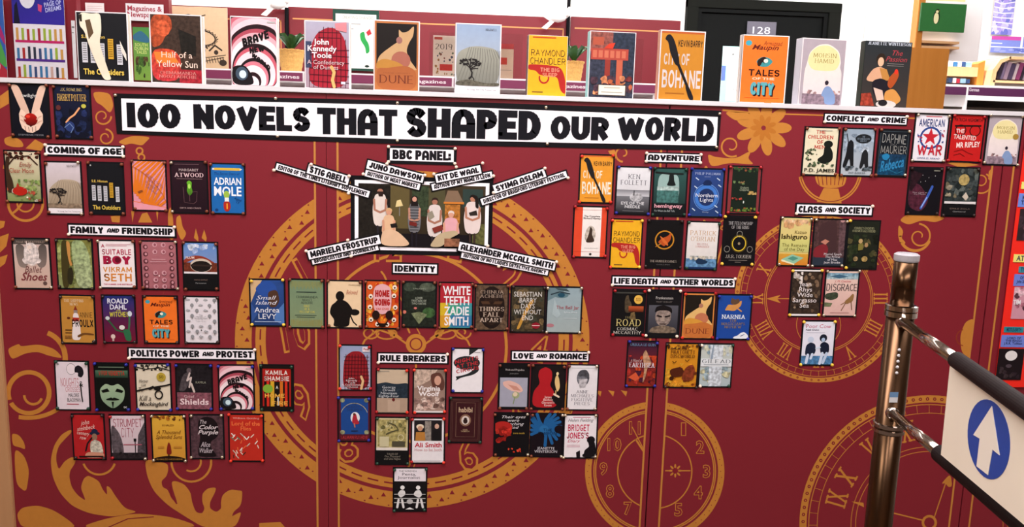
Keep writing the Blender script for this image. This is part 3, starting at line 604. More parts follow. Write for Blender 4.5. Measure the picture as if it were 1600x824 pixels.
@art('orwell')
def _(a):
    a.R(0,0,1,1,'#c0ac94'); a.R(0,.33,1,.66,'#24303c',mi=1); a.P([(0,.33),(.3,.29),(.6,.34),(1,.3),(1,.4),(0,.4)],'#24303c'); a.R(0,.66,1,1,'#a8907c'); a.R(.35,.7,.75,.98,'#b49c88'); a.T('George\nOrwell\nNineteen\nEighty-Four',.06,.38,.72,.66,'#c8ccd0','s'); a.E(.54,.7,.05,.04,'#601c1c'); a.R(.05,.03,.4,.05,'#999080')
@art('woolf')
def _(a):
    a.R(0,0,1,1,'#80685c','#a08478'); a.P([(0,0),(.75,0),(.5,.25),(0,.45)],'#c0a898',mi=1); a.P([(.5,.1),(.85,.05),(1,.3),(.95,.5),(.6,.45)],'#5c3830'); a.E(.76,.25,.11,.11,'#c89884'); a.T('Virginia\nWoolf',.1,.38,.85,.62,'#ece4e4','b'); a.B(0,.64,1,.95,['#c0a094','#6c5048','#dcc4b8','#8c7068'],24,5,.14); a.R(0,.96,1,1,'#e0d8d8')
@art('circus')
def _(a):
    a.R(0,0,1,1,'#e4e0e4'); a.P([(.55,0),(.85,0),(.7,.08),(.55,.15)],'#24282a'); a.E(.48,.32,.44,.16,'#26292b'); a.P([(.85,.35),(.9,.5),(.7,.6),(.3,.66),(.1,.75),(.16,.68),(.1,.64),(.3,.62),(.6,.55)],'#24282a'); a.T('NIGHTS\nAT THE\nCIRCUS',.1,.2,.88,.52,'#b02c34','bold',rot=-8); a.R(.72,.07,.92,.08,'#555')
@art('habibi')
def _(a):
    a.R(0,0,1,1,'#38161a'); 
    for r in ((.04,.03),(.08,.06)): a.L([(r[0],r[1]),(1-r[0],r[1]),(1-r[0],1-r[1]),(r[0],1-r[1]),(r[0],r[1])],.012,'#604038')
    a.L([(.2,.1),(.8,.1),(.8,.88),(.2,.88),(.2,.1)],.01,'#8c6c58',caps=False); a.T('habibi',.28,.2,.72,.32,'#c0a488','b'); a.E(.5,.5,.18,.14,'#80604c'); a.E(.5,.5,.13,.1,'#d0c4bc'); a.E(.5,.52,.07,.06,'#2c1c18'); a.E(.5,.46,.05,.02,'#2c1c18'); a.T('CRAIG\nTHOMPSON',.36,.7,.64,.77,'#a08468','b')
@art('nights')
def _(a):
    a.R(0,0,1,1,'#101012'); a.R(0,.0,1,.7,'#c8bc94'); a.R(.04,.03,.96,.62,'#a89c64',mi=1); a.B(.06,.05,.94,.35,['#c0b070','#8c8450','#6c6840','#c8c090'],26,15,.08); a.L([(.4,.1),(.6,.15),(.7,.25),(.45,.3),(.3,.35)],.04,'#4c4834'); a.R(.1,.4,.4,.62,'#c4bc98'); a.R(.5,.5,.92,.62,'#4c4838'); a.ring(.78,.42,.08,.1,'#d0c8a0',n=18); a.R(0,.64,1,.7,'#d8d0c8'); a.T('TALES OF\nOne Thousand\nand One Nights',.25,.76,.78,.92,'#8c8478','s')
@art('alismith')
def _(a):
    a.R(0,0,1,1,'#e4e0e4'); a.R(.06,.03,.94,.5,'#201c20'); a.R(.4,.05,.6,.5,'#8c847c',mi=1); a.E(.25,.18,.12,.06,'#e0d0b8'); a.E(.25,.22,.08,.06,'#c09074'); a.P([(.12,.3),(.4,.3),(.42,.5),(.1,.5)],'#b07838'); a.E(.78,.17,.07,.06,'#c8a08c'); a.P([(.66,.25),(.88,.25),(.9,.5),(.64,.5)],'#181618'); a.T('Ali Smith',.08,.54,.94,.65,'#b83044','b'); a.T('How to be both',.08,.67,.94,.74,'#c88c90','s'); a.R(.06,.96,.9,.97,'#999')
@art('boxers')
def _(a):
    a.R(0,0,1,1,'#131214'); a.R(0,0,1,.3,'#e4dce4'); a.T('THE WIREMEN',.14,.04,.7,.08,'#444','s'); a.T('Penta,\nJournalist',.1,.1,.82,.26,'#383040','serif'); a.E(.26,.45,.07,.05,'#e8e8e8'); a.E(.76,.45,.07,.05,'#e8e8e8'); a.P([(.1,.6),(.2,.5),(.34,.52),(.36,.62),(.2,.7)],'#dcdcdc'); a.P([(.9,.62),(.82,.5),(.68,.52),(.6,.62),(.8,.7)],'#dcdcdc')
    for y in (.6,.7,.8): a.R(0,y,1,y+.015,'#c8c8c8')
    a.L([(.14,.74),(.1,.92)],.07,'#ddd'); a.L([(.25,.74),(.3,.92)],.07,'#ddd'); a.L([(.76,.74),(.72,.92)],.07,'#ddd'); a.L([(.86,.74),(.92,.92)],.07,'#ddd'); a.P([(.36,.97),(.5,.92),(.64,.97)],'#e8e8e8'); a.E(.5,.78,.1,.06,'#b8b8b8')
@art('pride')
def _(a):
    a.R(0,0,1,1,'#100f12'); a.T('Pride and Prejudice',.2,.1,.85,.16,'#b8b0b0','s'); a.T('JANE AUSTEN',.35,.2,.65,.23,'#888','s'); a.R(.02,.3,.98,.97,'#9c9cac'); a.P([(.1,.4),(.35,.36),(.7,.45),(.85,.6),(.7,.65),(.4,.6),(.15,.5)],'#d8aca0'); a.P([(.3,.46),(.6,.5),(.75,.6),(.5,.58)],'#c08878'); a.E(.58,.7,.13,.08,'#98a078'); a.E(.56,.68,.08,.05,'#d8c4a8'); a.L([(.55,.75),(.5,.9)],.03,'#788860')
@art('crimson')
def _(a):
    a.R(0,0,1,1,'#181214'); a.P([(.2,.1),(.4,.02),(.6,.1),(.62,.3),(.55,.45),(.7,.6),(.85,.98),(.02,.98),(.04,.6),(.25,.42),(.18,.25)],'#a81c24'); a.P([(.72,.25),(.78,.2),(.84,.3),(.88,.5),(.8,.62),(.74,.5),(.7,.38)],'#d8b87c'); a.E(.78,.18,.04,.04,'#e0c898'); a.L([(.75,.58),(.75,.72)],.03,'#d8b87c'); a.P([(.55,.75),(.98,.55),(.98,.98),(.9,.98)],'#141012'); a.L([(.7,.66),(.85,.72)],.06,'#e0cab0'); a.T("James\nBaldwin\nGiovanni's\nRoom",.32,.7,.72,.95,'#e0b4b0','b')
@art('fugitive')
def _(a):
    a.R(0,0,1,1,'#dedade'); a.R(.1,.05,.9,.06,'#999'); a.E(.5,.28,.22,.19,'#6c6c74',mi=1); a.P([(.34,.3),(.66,.3),(.6,.5),(.4,.52)],'#b8b4b8',mi=1); a.P([(.3,.25),(.36,.12),(.6,.08),(.72,.2),(.7,.35),(.6,.24)],'#48484e',mi=1); a.T('ANNE\nMICHAELS\nFUGITIVE\nPIECES',.1,.56,.9,.9,'#686470','serif')
@art('eyes')
def _(a):
    a.R(0,0,1,1,'#0e0c10'); a.T('Their eyes\nwere\nwatching\nGod',.2,.04,.92,.36,'#d8d4d8','i'); a.E(.22,.32,.3,.14,'#a82420'); a.B(.02,.3,.5,.7,['#b02820','#8c1c18','#c83428'],14,5,.14); a.P([(.3,.55),(.6,.5),(.7,.6),(.6,.8),(.4,.9)],'#100c10'); a.B(.4,.82,.8,.93,['#c83420','#d84830'],6,7,.09); a.T('zora neale',.55,.44,.9,.48,'#c0a040','s')
@art('passion')
def _(a):
    a.R(0,0,1,1,'#140c14')
    for ang in (0,-15,-30,-45,-60,-80,15,30,50,75,150,165,180,200,215,235): 
        t=math.radians(ang); a.L([(.4,.33),(.4+.28*math.cos(t),.33+.2*math.sin(t)),(.4+.55*math.cos(t+.15),.33+.42*math.sin(t+.15))],.1,'#1c5890',.01); a.layer-=.5
    a.E(.4,.35,.15,.09,'#24649c'); a.E(.9,.35,.16,.1,'#140c14'); a.T('THE\nPASSION',.22,.34,.82,.48,'#0c1c30','s'); a.T('JEANETTE\nWINTERSON',.12,.78,.86,.92,'#ccc8d0','s')
@art('bridget')
def _(a):
    a.R(0,0,1,1,'#e6e0e4'); a.R(.25,.03,.8,.05,'#b06078'); a.T('Helen Fielding',.1,.07,.9,.17,'#48404c','i'); a.T("BRIDGET",.1,.21,.78,.37,'#c02850','bold'); a.T("JONES'S",.07,.4,.76,.55,'#c02850','bold'); a.T('Diary',.1,.57,.5,.66,'#c04868','i'); a.R(.08,.7,.5,.71,'#c07890'); a.R(.08,.74,.5,.75,'#c07890'); a.E(.84,.58,.13,.09,'#141014'); a.P([(.74,.62),(.95,.6),(1,.75),(1,1),(.55,1),(.65,.82),(.8,.74)],'#141014'); a.P([(.38,.88),(.5,.83),(.52,1),(.4,1)],'#141014'); a.L([(.6,.9),(.64,.75)],.06,'#e6e0e4')
@art('bohane')
def _(a):
    a.R(0,0,1,1,'#d8902c'); a.R(0,0,1,.03,'#c8642c'); a.T('KEVIN BARRY',.4,.12,.97,.22,'#3c2818','bold'); a.T('CITY OF',.08,.32,.68,.49,'#e4d4bc','bold'); a.T('BOHANE',.06,.56,.97,.83,'#e8dcc8','bold'); a.R(.15,.9,.6,.92,'#b06c20'); a.P([(.12,.06),(.2,.04),(.3,.12),(.42,.35),(.46,.5),(.36,.5),(.22,.32),(.16,.15),(.08,.12)],'#1c1a1c'); a.L([(.4,.45),(.55,.65),(.7,.85)],.06,'#1c1a1c'); a.P([(.6,.78),(.72,.82),(.82,.95),(.82,1),(.72,1)],'#1c1a1c')
@art('follett')
def _(a):
    a.R(0,0,1,1,'#d8d8dc','#b8b8bc'); a.R(0,.48,1,.62,'#74747a','#b8b8be'); a.R(0,.62,1,1,'#6c6c72','#0e0e12'); a.E(.6,.64,.2,.1,'#b0b0b4',mi=1); a.T('KEN\nFOLLETT',.1,.14,.9,.37,'#606068','serif'); a.L([(.53,.5),(.53,.6)],.025,'#1c1c1e'); a.T('EYE OF THE\nNEEDLE',.15,.74,.85,.88,'#c8c8cc','b'); a.R(.2,.94,.85,.95,'#707074')
@art('hemingway')
def _(a):
    a.R(0,0,1,1,'#2c504c','#101c1c'); a.P([(.12,.16),(.3,.08),(.6,.08),(.78,.18),(.8,.72),(.1,.72)],'#8ca8a4'); a.R(.1,.42,.78,.72,'#406c68',mi=1); a.R(.1,.38,.78,.46,'#a8bcb8',mi=1); a.L([(.05,.08),(.5,.1),(.88,.1)],.06,'#161c1c'); a.P([(.46,.1),(.6,.1),(.62,.26),(.7,.36),(.38,.36),(.45,.26)],'#141a1a'); a.R(0,.74,1,1,'#101416'); a.T('hemingway',.04,.75,.92,.86,'#d89ca8','b'); a.T('For Whom the Bell Tolls',.05,.88,.68,.92,'#a8b0b0','serif')
@art('lights')
def _(a):
    a.R(0,0,1,1,'#28407c','#203868'); a.T('PHILIP PULLMAN',.1,.06,.9,.11,'#b0bcd8','serif'); a.R(.4,.15,.6,.155,'#a0acd0'); a.ring(.5,.59,.26,.36,'#3c70bc',n=40); a.ring(.5,.59,.38,.4,'#5c88cc',n=40); a.E(.5,.59,.24,.18,'#1c2c58'); a.P([(.36,.3),(.44,.22),(.58,.22),(.66,.28),(.62,.34),(.4,.34)],'#14244c'); a.T('Northern\nLights',.16,.51,.86,.71,'#dcdfe8','serif')
    for x,y in ((.18,.2),(.85,.2),(.15,.38),(.9,.34),(.12,.86),(.86,.9),(.82,.78)): a.L([(x-.04,y-.02),(x+.04,y+.02)],.03,'#b8c8dc')
    a.T('Philip',.4,.9,.6,.93,'#a0acc8','s')
@art('jungle')
def _(a):
    a.R(0,0,1,1,'#7c3034'); a.R(.1,.02,.92,.98,'#142018'); a.B(.1,.0,.9,.12,['#3c5430','#8c5438','#34502c'],14,3,.07); a.B(.1,.3,.5,.38,['#8c6c48','#5c7448'],8,4,.06); a.B(.6,.52,.9,.6,['#a08c48','#c0a060'],7,5,.06); a.B(.12,.66,.45,.72,['#983830','#b04838'],8,7,.06); a.B(.1,.88,.9,.97,['#607c34','#b09838','#98502c'],16,6,.07); a.T('Graham\nGREENE',.35,.42,.65,.52,'#98a088','serif'); a.E(.5,.76,.02,.03,'#c8d0c8')
@art('hancock')
def _(a):
    a.R(0,0,1,1,'#d04428'); a.R(.25,0,.84,1,'#e4dcd8'); a.R(0,.9,1,.905,'#a83420'); a.R(0,.05,1,.055,'#a83420'); a.T('The Complete\nRichard Hannay',.28,.16,.82,.25,'#2c2424','b'); a.P([(.4,.42),(.5,.36),(.62,.4),(.7,.55),(.62,.7),(.4,.72),(.32,.6)],'#c0b4a8',mi=1); a.P([(.5,.38),(.58,.44),(.56,.55),(.68,.7),(.36,.72),(.46,.56)],'#3c2c24'); a.T('JOHN BUCHAN',.34,.82,.78,.84,'#666','s'); a.E(.54,.95,.04,.025,'#2c2424')
@art('chandler')
def _(a):
    a.R(0,0,1,1,'#dfa522'); a.T('RAYMOND\nCHANDLER',.05,.23,.96,.47,'#2c1c14','thin'); a.T('RAYMOND\nCHANDLER',.055,.235,.965,.475,'#2c1c14','thin'); a.P([(0,.48),(.3,.48),(.85,.5),(.98,.7),(1,.98),(.85,.9),(.78,.68),(.6,.66),(.3,.66),(.2,.58),(0,.57)],'#a82420'); a.ring(.42,.7,.1,.14,'#a82420',-20,200,16); a.T('THE BIG\nSLEEP',.32,.53,.82,.68,'#dc8c74','bold'); a.R(.1,.02,.7,.04,'#b8441c'); a.R(.12,.93,.4,.95,'#7c5c20')
@art('hunger')
def _(a):
    a.R(0,0,1,1,'#0f0d0f'); a.ring(.5,.4,.25,.29,'#b87c24',n=30); a.P([(.3,.45),(.42,.36),(.58,.32),(.7,.22),(.68,.4),(.58,.48),(.5,.54),(.4,.5)],'#b04c20'); a.P([(.34,.3),(.46,.36),(.6,.46),(.62,.54),(.46,.46)],'#c8642c'); a.L([(.25,.55),(.4,.48)],.03,'#a8702c'); a.T('THE HUNGER GAMES',.1,.84,.9,.89,'#a89c90','serif'); a.T('COLLINS',.3,.93,.7,.95,'#666','s')
@art('obrian')
def _(a):
    a.R(0,0,1,1,'#dcd6d4','#ccc8c4'); a.T("PATRICK\nO'BRIAN",.08,.17,.94,.4,'#b8946c','serif'); a.T('MASTER &\nCOMMANDER',.28,.44,.74,.54,'#b06058','serif'); a.R(0,.78,1,.96,'#5c88b0',mi=1); a.B(.0,.72,1,.82,['#a8a8a0','#c8c0b0','#7c8890'],14,4,.09); a.P([(.3,.84),(.4,.76),(.6,.8),(.75,.84),(.6,.9),(.4,.9)],'#18304c'); a.R(0,.96,1,1,'#183058')
@art('ring')
def _(a):
    a.R(0,0,1,1,'#0e0c10'); a.T('THE FELLOWSHIP\nOF THE RING',.12,.1,.9,.25,'#b8b4b4','serif'); a.ring(.5,.56,.2,.23,'#d0b030',n=28); a.ring(.5,.56,.25,.26,'#6c5c20',n=28); a.E(.5,.56,.04,.03,'#8c7c60'); 
    for x,y in ((.5,.36),(.12,.68),(.86,.68)): a.ring(x,y,.08,.095,'#8c8880',n=18)
    a.T('J.R.R. TOLKIEN',.08,.8,.92,.87,'#b8b0a8','serif'); a.R(.2,.91,.8,.92,'#787068'); a.R(.4,.95,.6,.96,'#787068')
@art('road')
def _(a):
    a.R(0,0,1,1,'#100f10'); a.R(0,.04,1,.07,'#3c3c38'); a.P([(.4,.12),(.48,.1),(.5,.2),(.6,.3),(.58,.5),(.38,.5),(.36,.25)],'#4c4030',mi=1); a.R(.5,.35,.98,.48,'#b8542c','#40180c'); a.E(.8,.2,.14,.1,'#dcb04c'); a.T('BOOK\nSHOW',.72,.16,.88,.24,'#7c4c1c','b'); a.P([(.58,.5),(.7,.48),(.76,.66),(.56,.66)],'#6c5838',mi=1); a.T('THE',.4,.58,.6,.63,'#887c54','serif'); a.T('ROAD',.12,.64,.92,.8,'#c8b878','serif'); a.T('CORMAC\nMCCARTHY',.04,.83,.95,.98,'#ccc8c0','serif')
@art('frank')
def _(a):
    a.R(0,0,1,1,'#121114'); a.T('Frankenstein',.24,.12,.78,.18,'#c0bcb8','serif'); a.T('MARY SHELLEY',.26,.22,.76,.25,'#77706c','s'); a.R(.04,.31,.96,.92,'#505058','#2c2c34'); a.E(.5,.56,.25,.21,'#8c7c74',mi=1); a.P([(.22,.48),(.26,.34),(.5,.3),(.76,.36),(.78,.5),(.66,.42),(.36,.42)],'#161214'); a.L([(.32,.54),(.44,.56)],.05,'#1c1414'); a.L([(.57,.56),(.7,.54)],.05,'#1c1414'); a.P([(.46,.56),(.54,.56),(.56,.66),(.44,.66)],'#9c8c80'); a.R(.4,.71,.6,.73,'#2c1c1c'); a.P([(.05,.92),(.15,.8),(.35,.76),(.65,.76),(.9,.8),(.96,.92)],'#786858',mi=1)
@art('dune')
def _(a):
    a.R(0,0,1,1,'#c87c3c'); a.R(.04,.03,.96,.68,'#1e1812'); a.P([(.04,.64),(.1,.5),(.4,.35),(.56,.28),(.54,.1),(.62,.16),(.76,.14),(.9,.04),(.88,.2),(.78,.3),(.72,.42),(.8,.55),(.96,.68),(.96,.7),(.04,.7)],'#d8ae6c'); a.E(.56,.27,.07,.05,'#a8745c'); a.E(.6,.56,.22,.13,'#b87050'); a.P([(.04,.6),(.2,.54),(.5,.58),(.68,.64),(.5,.68),(.04,.7)],'#cc9038'); a.P([(.04,.68),(.3,.68),(.7,.63),(.96,.7),(.96,1),(.04,1)],'#bc6c34'); a.T('FRANK HERBERT',.2,.74,.82,.76,'#a05c30','s'); a.T('DUNE',.1,.78,.88,.9,'#7c3820','serif')
@art('narnia')
def _(a):
    a.R(0,0,1,1,'#1c4494'); a.P([(.2,.35),(.3,.2),(.45,.22),(.6,.16),(.72,.1),(.7,.24),(.6,.3),(.5,.36),(.3,.34)],'#c88c4c'); a.P([(.4,.04),(.5,.1),(.62,.06),(.66,.16),(.5,.22),(.36,.18)],'#5c4434'); a.L([(.6,.3),(.72,.36)],.04,'#c08848'); a.T('NARNIA',.12,.44,.86,.54,'#d8e0e8','serifb'); a.T("THE\nMAGICIAN'S\nNEPHEW",.12,.55,.86,.76,'#806c4c','serifb'); a.P([(.5,1),(.55,.95),(.65,.93),(.75,.86),(.85,.84),(.93,.88),(.98,.92),(1,1)],'#e0e4ec'); a.L([(.75,.94),(.86,.9)],.02,'#2c3c6c')
@art('earthsea')
def _(a):
    a.R(0,0,1,1,'#2c1830','#8c2818'); a.B(0,.3,1,1,['#7c2420','#b03c20','#481c30','#a83028'],34,6,.15); a.P([(.05,.8),(.3,.68),(.45,.82),(.3,.88)],'#c85434'); a.P([(.5,.3),(.6,.15),(.75,.35),(.85,.5),(.7,.55),(.65,.8),(.55,.95),(.6,.6)],'#b88c6c',mi=1); a.T('URSULA LE GUIN',.06,.03,.94,.09,'#5c7490','b'); a.T('A Wizard of',.1,.38,.5,.45,'#c8a8a8','i'); a.T('EARTHSEA',.05,.46,.95,.57,'#d8ccd4','serifb')
@art('fair')
def _(a):
    a.R(0,0,1,1,'#c88420'); a.B(0,.45,1,1,['#b06818','#7c3c14','#d8a030','#d89028'],30,3,.12); a.B(.02,.01,.98,.12,['#5c3818','#8c5c20','#d8a030'],20,6,.07); a.T('TERRY\nPRATCHETT\nDISCWORLD',.12,.04,.9,.32,'#5c3014','serifb'); a.P([(.1,.6),(.45,.52),(.6,.62),(.55,.75),(.2,.78)],'#4c2010'); a.P([(.5,.85),(.6,.55),(.85,.45),(.95,.6),(.9,.85)],'#803820',mi=1); a.L([(.2,.4),(.25,.44),(.32,.4)],.02,'#2c1408'); a.L([(.6,.36),(.66,.4),(.72,.36)],.02,'#2c1408'); a.E(.2,.8,.07,.05,'#381808'); a.T('Good Omens',.1,.9,.8,.97,'#e0b040','i')
@art('gilead')
def _(a):
    a.R(0,0,1,1,'#c0c4bc','#a8b8bc'); a.B(0,0,1,.3,['#b8c4cc','#8ca4b4','#c8c8b0'],20,3,.16); a.B(0,.52,1,1,['#90a4ac','#c8c4a0','#a0b4bc'],24,4,.14); a.R(.28,0,.7,1,'#c8d0d8',mi=1); a.R(0,.33,1,.52,'#d4d8dc'); a.T('GILEAD',.04,.35,.96,.44,'#3c4850','serif'); a.R(.1,.47,.9,.485,'#6c7880'); a.P([(.3,.34),(.36,.0),(.4,.0),(.38,.34)],'#8898a8')
@art('children')
def _(a):
    a.R(0,0,1,1,'#d8d0b4'); a.T('THE\nCHILDREN\nOF\nMEN',.08,.04,.85,.45,'#b03028','bold'); a.E(.72,.34,.14,.08,'#141814'); a.P([(.6,.4),(.75,.36),(.88,.5),(.9,.68),(.7,.78),(.45,.74),(.42,.66),(.6,.58)],'#141814'); a.B(.02,.44,.4,.82,['#4c5c40','#2c3424','#788460'],22,4,.05); a.B(.02,.72,.95,.84,['#2c3828','#4c5c40'],16,5,.06); a.R(.4,.04,.8,.05,'#888'); a.T('P.D. JAMES',.04,.87,.96,.97,'#2c2c20','b')
@art('soldiers')
def _(a):
    a.R(0,0,1,1,'#8c9cac','#a8b0b8'); a.B(0,.1,1,.5,['#98a8b8','#788898','#b0bcc8'],20,6,.15); a.E(.65,.2,.26,.1,'#1c2024'); a.T('THE\nREGENERATION\nTRILOGY',.45,.14,.85,.27,'#8898a8','serif'); a.P([(.14,.3),(.24,.22),(.34,.28),(.36,.5),(.4,.85),(.3,.85),(.24,.6),(.14,.85),(.02,.82),(.12,.55)],'#16181c'); a.L([(.1,.1),(.24,.5)],.025,'#16181c'); a.P([(.64,.5),(.74,.42),(.84,.5),(.86,.7),(.9,.88),(.8,.88),(.74,.72),(.66,.86),(.58,.84),(.62,.65)],'#1c1e22'); a.B(0,.8,1,.9,['#2c3238','#5c6870'],16,2,.08); a.T('PAT BARKER',.25,.93,.8,.97,'#3c444c','s')
@art('rebecca')
def _(a):
    a.R(0,0,1,1,'#12161c'); a.L([(.03,.02),(.97,.02),(.97,.98),(.03,.98),(.03,.02)],.02,'#38444c'); a.R(.05,.52,.95,.98,'#153450','#0f4060',mi=1); a.T('DAPHNE',.1,.08,.9,.28,'#a8a8a4','thin',rot=2); a.T('DU',.4,.29,.58,.33,'#888','thin'); a.T('MAURIER',.08,.34,.94,.51,'#a4a4a0','thin'); a.P([(.12,.55),(.3,.5),(.42,.56),(.32,.66),(.18,.64)],'#2478a8'); a.T('Rebecca',.1,.62,.9,.86,'#2c7cac','bi',rot=-10); a.L([(.1,.9),(.4,.86),(.7,.94),(.9,.88)],.015,'#287090')
@art('american')
def _(a):
    a.R(0,0,1,1,'#dcd8e0'); a.R(.3,.03,.8,.05,'#c05058'); a.T('AMERICAN',.1,.09,.9,.26,'#2c3c70','bold'); 
    a.ring(.5,.5,.28,.34,'#2c4484',n=30); pts=[]
    for i in range(10):
        t=math.radians(-90+36*i); r=.28 if i%2==0 else .11; pts.append((.5+r*math.cos(t),.48+r*.72*math.sin(t)))
    a.P(pts,'#b82430',sharp=True); a.B(.08,.3,.25,.6,['#a83048','#3c5088'],8,3,.05,0); a.B(.76,.3,.92,.6,['#a83048','#3c5088'],8,4,.05,0); a.T('WAR',.12,.64,.9,.88,'#b82434','bold'); a.T('OMAR EL AKKAD',.14,.92,.86,.96,'#4c5888','s')
@art('ripley')
def _(a):
    a.R(0,0,1,1,'#b81c1c'); a.T('PATRICIA HIGHSMITH',.06,.06,.94,.14,'#401010','b'); a.ring(.28,.33,.15,.18,'#200c0c',n=18,ky=.7); a.ring(.74,.33,.15,.18,'#200c0c',n=18,ky=.7); a.L([(.1,.24),(.9,.22)],.05,'#200c0c'); a.T('THE',.14,.3,.4,.39,'#e0c4c0','b'); a.T('TALENTED',.08,.43,.8,.53,'#e0c4c0','b',rot=2); a.T('MR RIPLEY',.2,.58,.95,.7,'#e8d0cc','b',rot=-3); a.L([(.15,.8),(.4,.75),(.6,.82),(.75,.85)],.02,'#701010'); a.L([(.15,.88),(.35,.84),(.5,.9)],.02,'#701010')
@art('hamid')
def _(a):
    a.R(0,0,1,1,'#a89ca4'); a.P([(.07,1),(.07,.5),(.12,.36),(.16,.2),(.35,.08),(.6,.06),(.85,.16),(.92,.34),(.9,.42),(.96,.5),(.96,1)],'#e6dccf','#d8cad0'); a.P([(.12,.34),(.18,.2),(.35,.1),(.6,.08),(.84,.18),(.9,.34),(.8,.48),(.25,.48)],'#e0d49c'); a.T('MOHSIN\nHAMID',.25,.21,.8,.36,'#8c7838','serif'); a.B(.06,.78,.95,.86,['#b48c84','#9c7c7c'],12,4,.06); a.R(.06,.84,.96,1,'#8c7884',mi=1); a.E(.62,.66,.045,.035,'#2c2430'); a.P([(.58,.72),(.7,.71),(.84,.84),(.86,1),(.6,1),(.58,.88),(.5,.86)],'#7c94bc')
@art('hamid2')
def _(a):
    ART['hamid'](a); a.E(.86,.42,.09,.06,'#a08038')
@art('saber')
def _(a):
    a.R(0,0,1,1,'#100e14'); a.P([(0,.3),(.35,.35),(.7,.7),(.45,.98),(0,.85)],'#4c2030',mi=1); a.P([(.02,.04),(.4,.12),(.1,.5),(.02,.5)],'#28141c',mi=1); a.L([(.44,.88),(.62,.62),(.74,.4)],.08,'#3858a8',.02); a.L([(.45,.86),(.6,.64)],.03,'#98b0e0',.01); a.T('The Cave of\nthe Moon',.12,.52,.6,.58,'#b09ca4','s'); a.R(.75,.04,.95,.055,'#998'); 
    for x,y in ((.4,.15),(.6,.2),(.5,.28),(.8,.16),(.35,.3)): a.E(x,y,.012,.01,'#aaa')
@art('battle')
def _(a):
    a.R(0,0,1,.7,'#2c3434',mi=1); a.B(0,0,1,.68,['#3c4444','#5c6460','#1c2424','#6c6450','#484c44'],36,6,.14); a.E(.55,.24,.17,.12,'#a8945c',mi=1); a.P([(.55,.6),(.65,.5),(.75,.6),(.68,.68)],'#c0b4a4'); a.B(0,.35,.3,.6,['#98907c','#786c58'],6,8,.1); a.R(0,.7,1,.75,'#d4d0d0'); a.R(0,.75,1,1,'#111013'); a.T('EMILE ZOLA',.2,.84,.84,.87,'#74645c','s'); a.T('Germinal',.3,.9,.7,.93,'#909090','s')
@art('ishiguro')
def _(a):
    a.R(0,0,1,1,'#d0c080','#d0b868'); a.B(0,.03,1,.24,['#d8b088','#c89868','#e0c8a0'],12,4,.16); a.R(0,.45,1,.72,'#c8c474','#b8b870'); a.T('Kazuo',.48,.26,.88,.33,'#5c4c24','serif'); a.T('Ishiguro',.04,.34,.92,.48,'#3c3418','serifb'); a.T('The Remains\nof the Day',.08,.54,.92,.72,'#605820','serif'); a.R(0,.76,1,1,'#c89838','#c87828'); a.P([(.1,.88),(.45,.77),(.85,.84),(.55,.97)],'#88b89c'); a.P([(.3,.86),(.48,.81),(.68,.85),(.5,.91)],'#4c8c7c'); a.P([(.1,.88),(.55,.97),(.55,1),(.1,.92)],'#e0d8b0')
@art('spark')
def _(a):
    a.R(0,0,1,1,'#4c3434',mi=1); a.P([(.15,.1),(.45,.02),(.7,.0),(.75,.5),(.7,.9),(.55,.95),(.3,.6),(.15,.5)],'#402a2c'); a.P([(.78,.0),(1,0),(1,.8),(.82,.8)],'#5c4448',mi=1); a.P([(.02,.6),(.4,.5),(.5,.66),(.4,.85),(.0,.82)],'#78242c'); a.P([(.22,.48),(.36,.42),(.5,.46),(.38,.54)],'#b87c68'); a.E(.88,.0,.07,.05,'#b08484'); a.R(0,.82,1,1,'#28303c'); a.T('Muriel Spark\nThe Prime\nof Miss\nJean Brodie',.36,.72,.94,.97,'#d0ccd0','s')
@art('dickens')
def _(a):
    a.R(0,0,1,1,'#1c2018'); a.B(0,.28,1,1,['#2c3420','#5c5434','#3c3c24','#141810','#24301c'],36,9,.14); a.T('CHARLES DICKENS\nOUR MUTUAL FRIEND',.12,.12,.88,.23,'#a8a880','serif'); a.E(.42,.42,.07,.05,'#b09464'); a.E(.62,.5,.06,.05,'#a08058'); a.P([(.35,.48),(.5,.46),(.52,.6),(.36,.62)],'#746c34'); a.E(.6,.8,.1,.06,'#a88c54',mi=1); a.E(.3,.8,.08,.05,'#988058',mi=1)
@art('rhys')
def _(a):
    a.R(0,0,1,.96,'#382c24',mi=1); a.B(0,.02,1,.95,['#4c3c30','#2c2420','#745c48','#5c4c3c','#8c7864'],40,10,.1); a.R(0,0,1,.03,'#e4e0e0'); a.R(0,.96,1,1,'#e4e0e0'); a.B(.02,.04,.35,.3,['#d8d0cc','#c0b4ac'],7,4,.12); a.T('Jean\nRhys\nWide\nSargasso\nSea',.06,.26,.88,.82,'#e4dcdc','s')
@art('disgrace')
def _(a):
    a.R(0,0,1,1,'#d8bcb0','#d0a8a0'); a.R(0,.04,1,.18,'#6c98b0','#a8bcc0',mi=1); a.P([(.1,.12),(.4,.07),(.7,.12),(.4,.16)],'#3c6078'); a.P([(0,.5),(.4,.46),(.42,.6),(.2,.66),(0,.62)],'#3c4434',mi=1); a.P([(0,.7),(.25,.72),(.2,.8),(0,.8)],'#6c7454',mi=1); a.T('J. M. Coetzee',.26,.2,.78,.26,'#b8344c','i'); a.T('DISGRACE',.02,.28,.98,.44,'#2c242c','thin'); a.T('DISGRACE',.03,.28,.99,.44,'#2c242c','thin'); a.P([(.62,.68),(.78,.58),(.86,.5),(.92,.52),(.9,.66),(.82,.7),(.7,.74)],'#8c6840'); a.L([(.66,.72),(.55,.88)],.025,'#6c4c2c'); a.L([(.84,.68),(.88,.86)],.025,'#6c4c2c'); a.L([(.64,.7),(.52,.75)],.02,'#8c6840'); a.R(.2,.93,.8,.94,'#a07070')
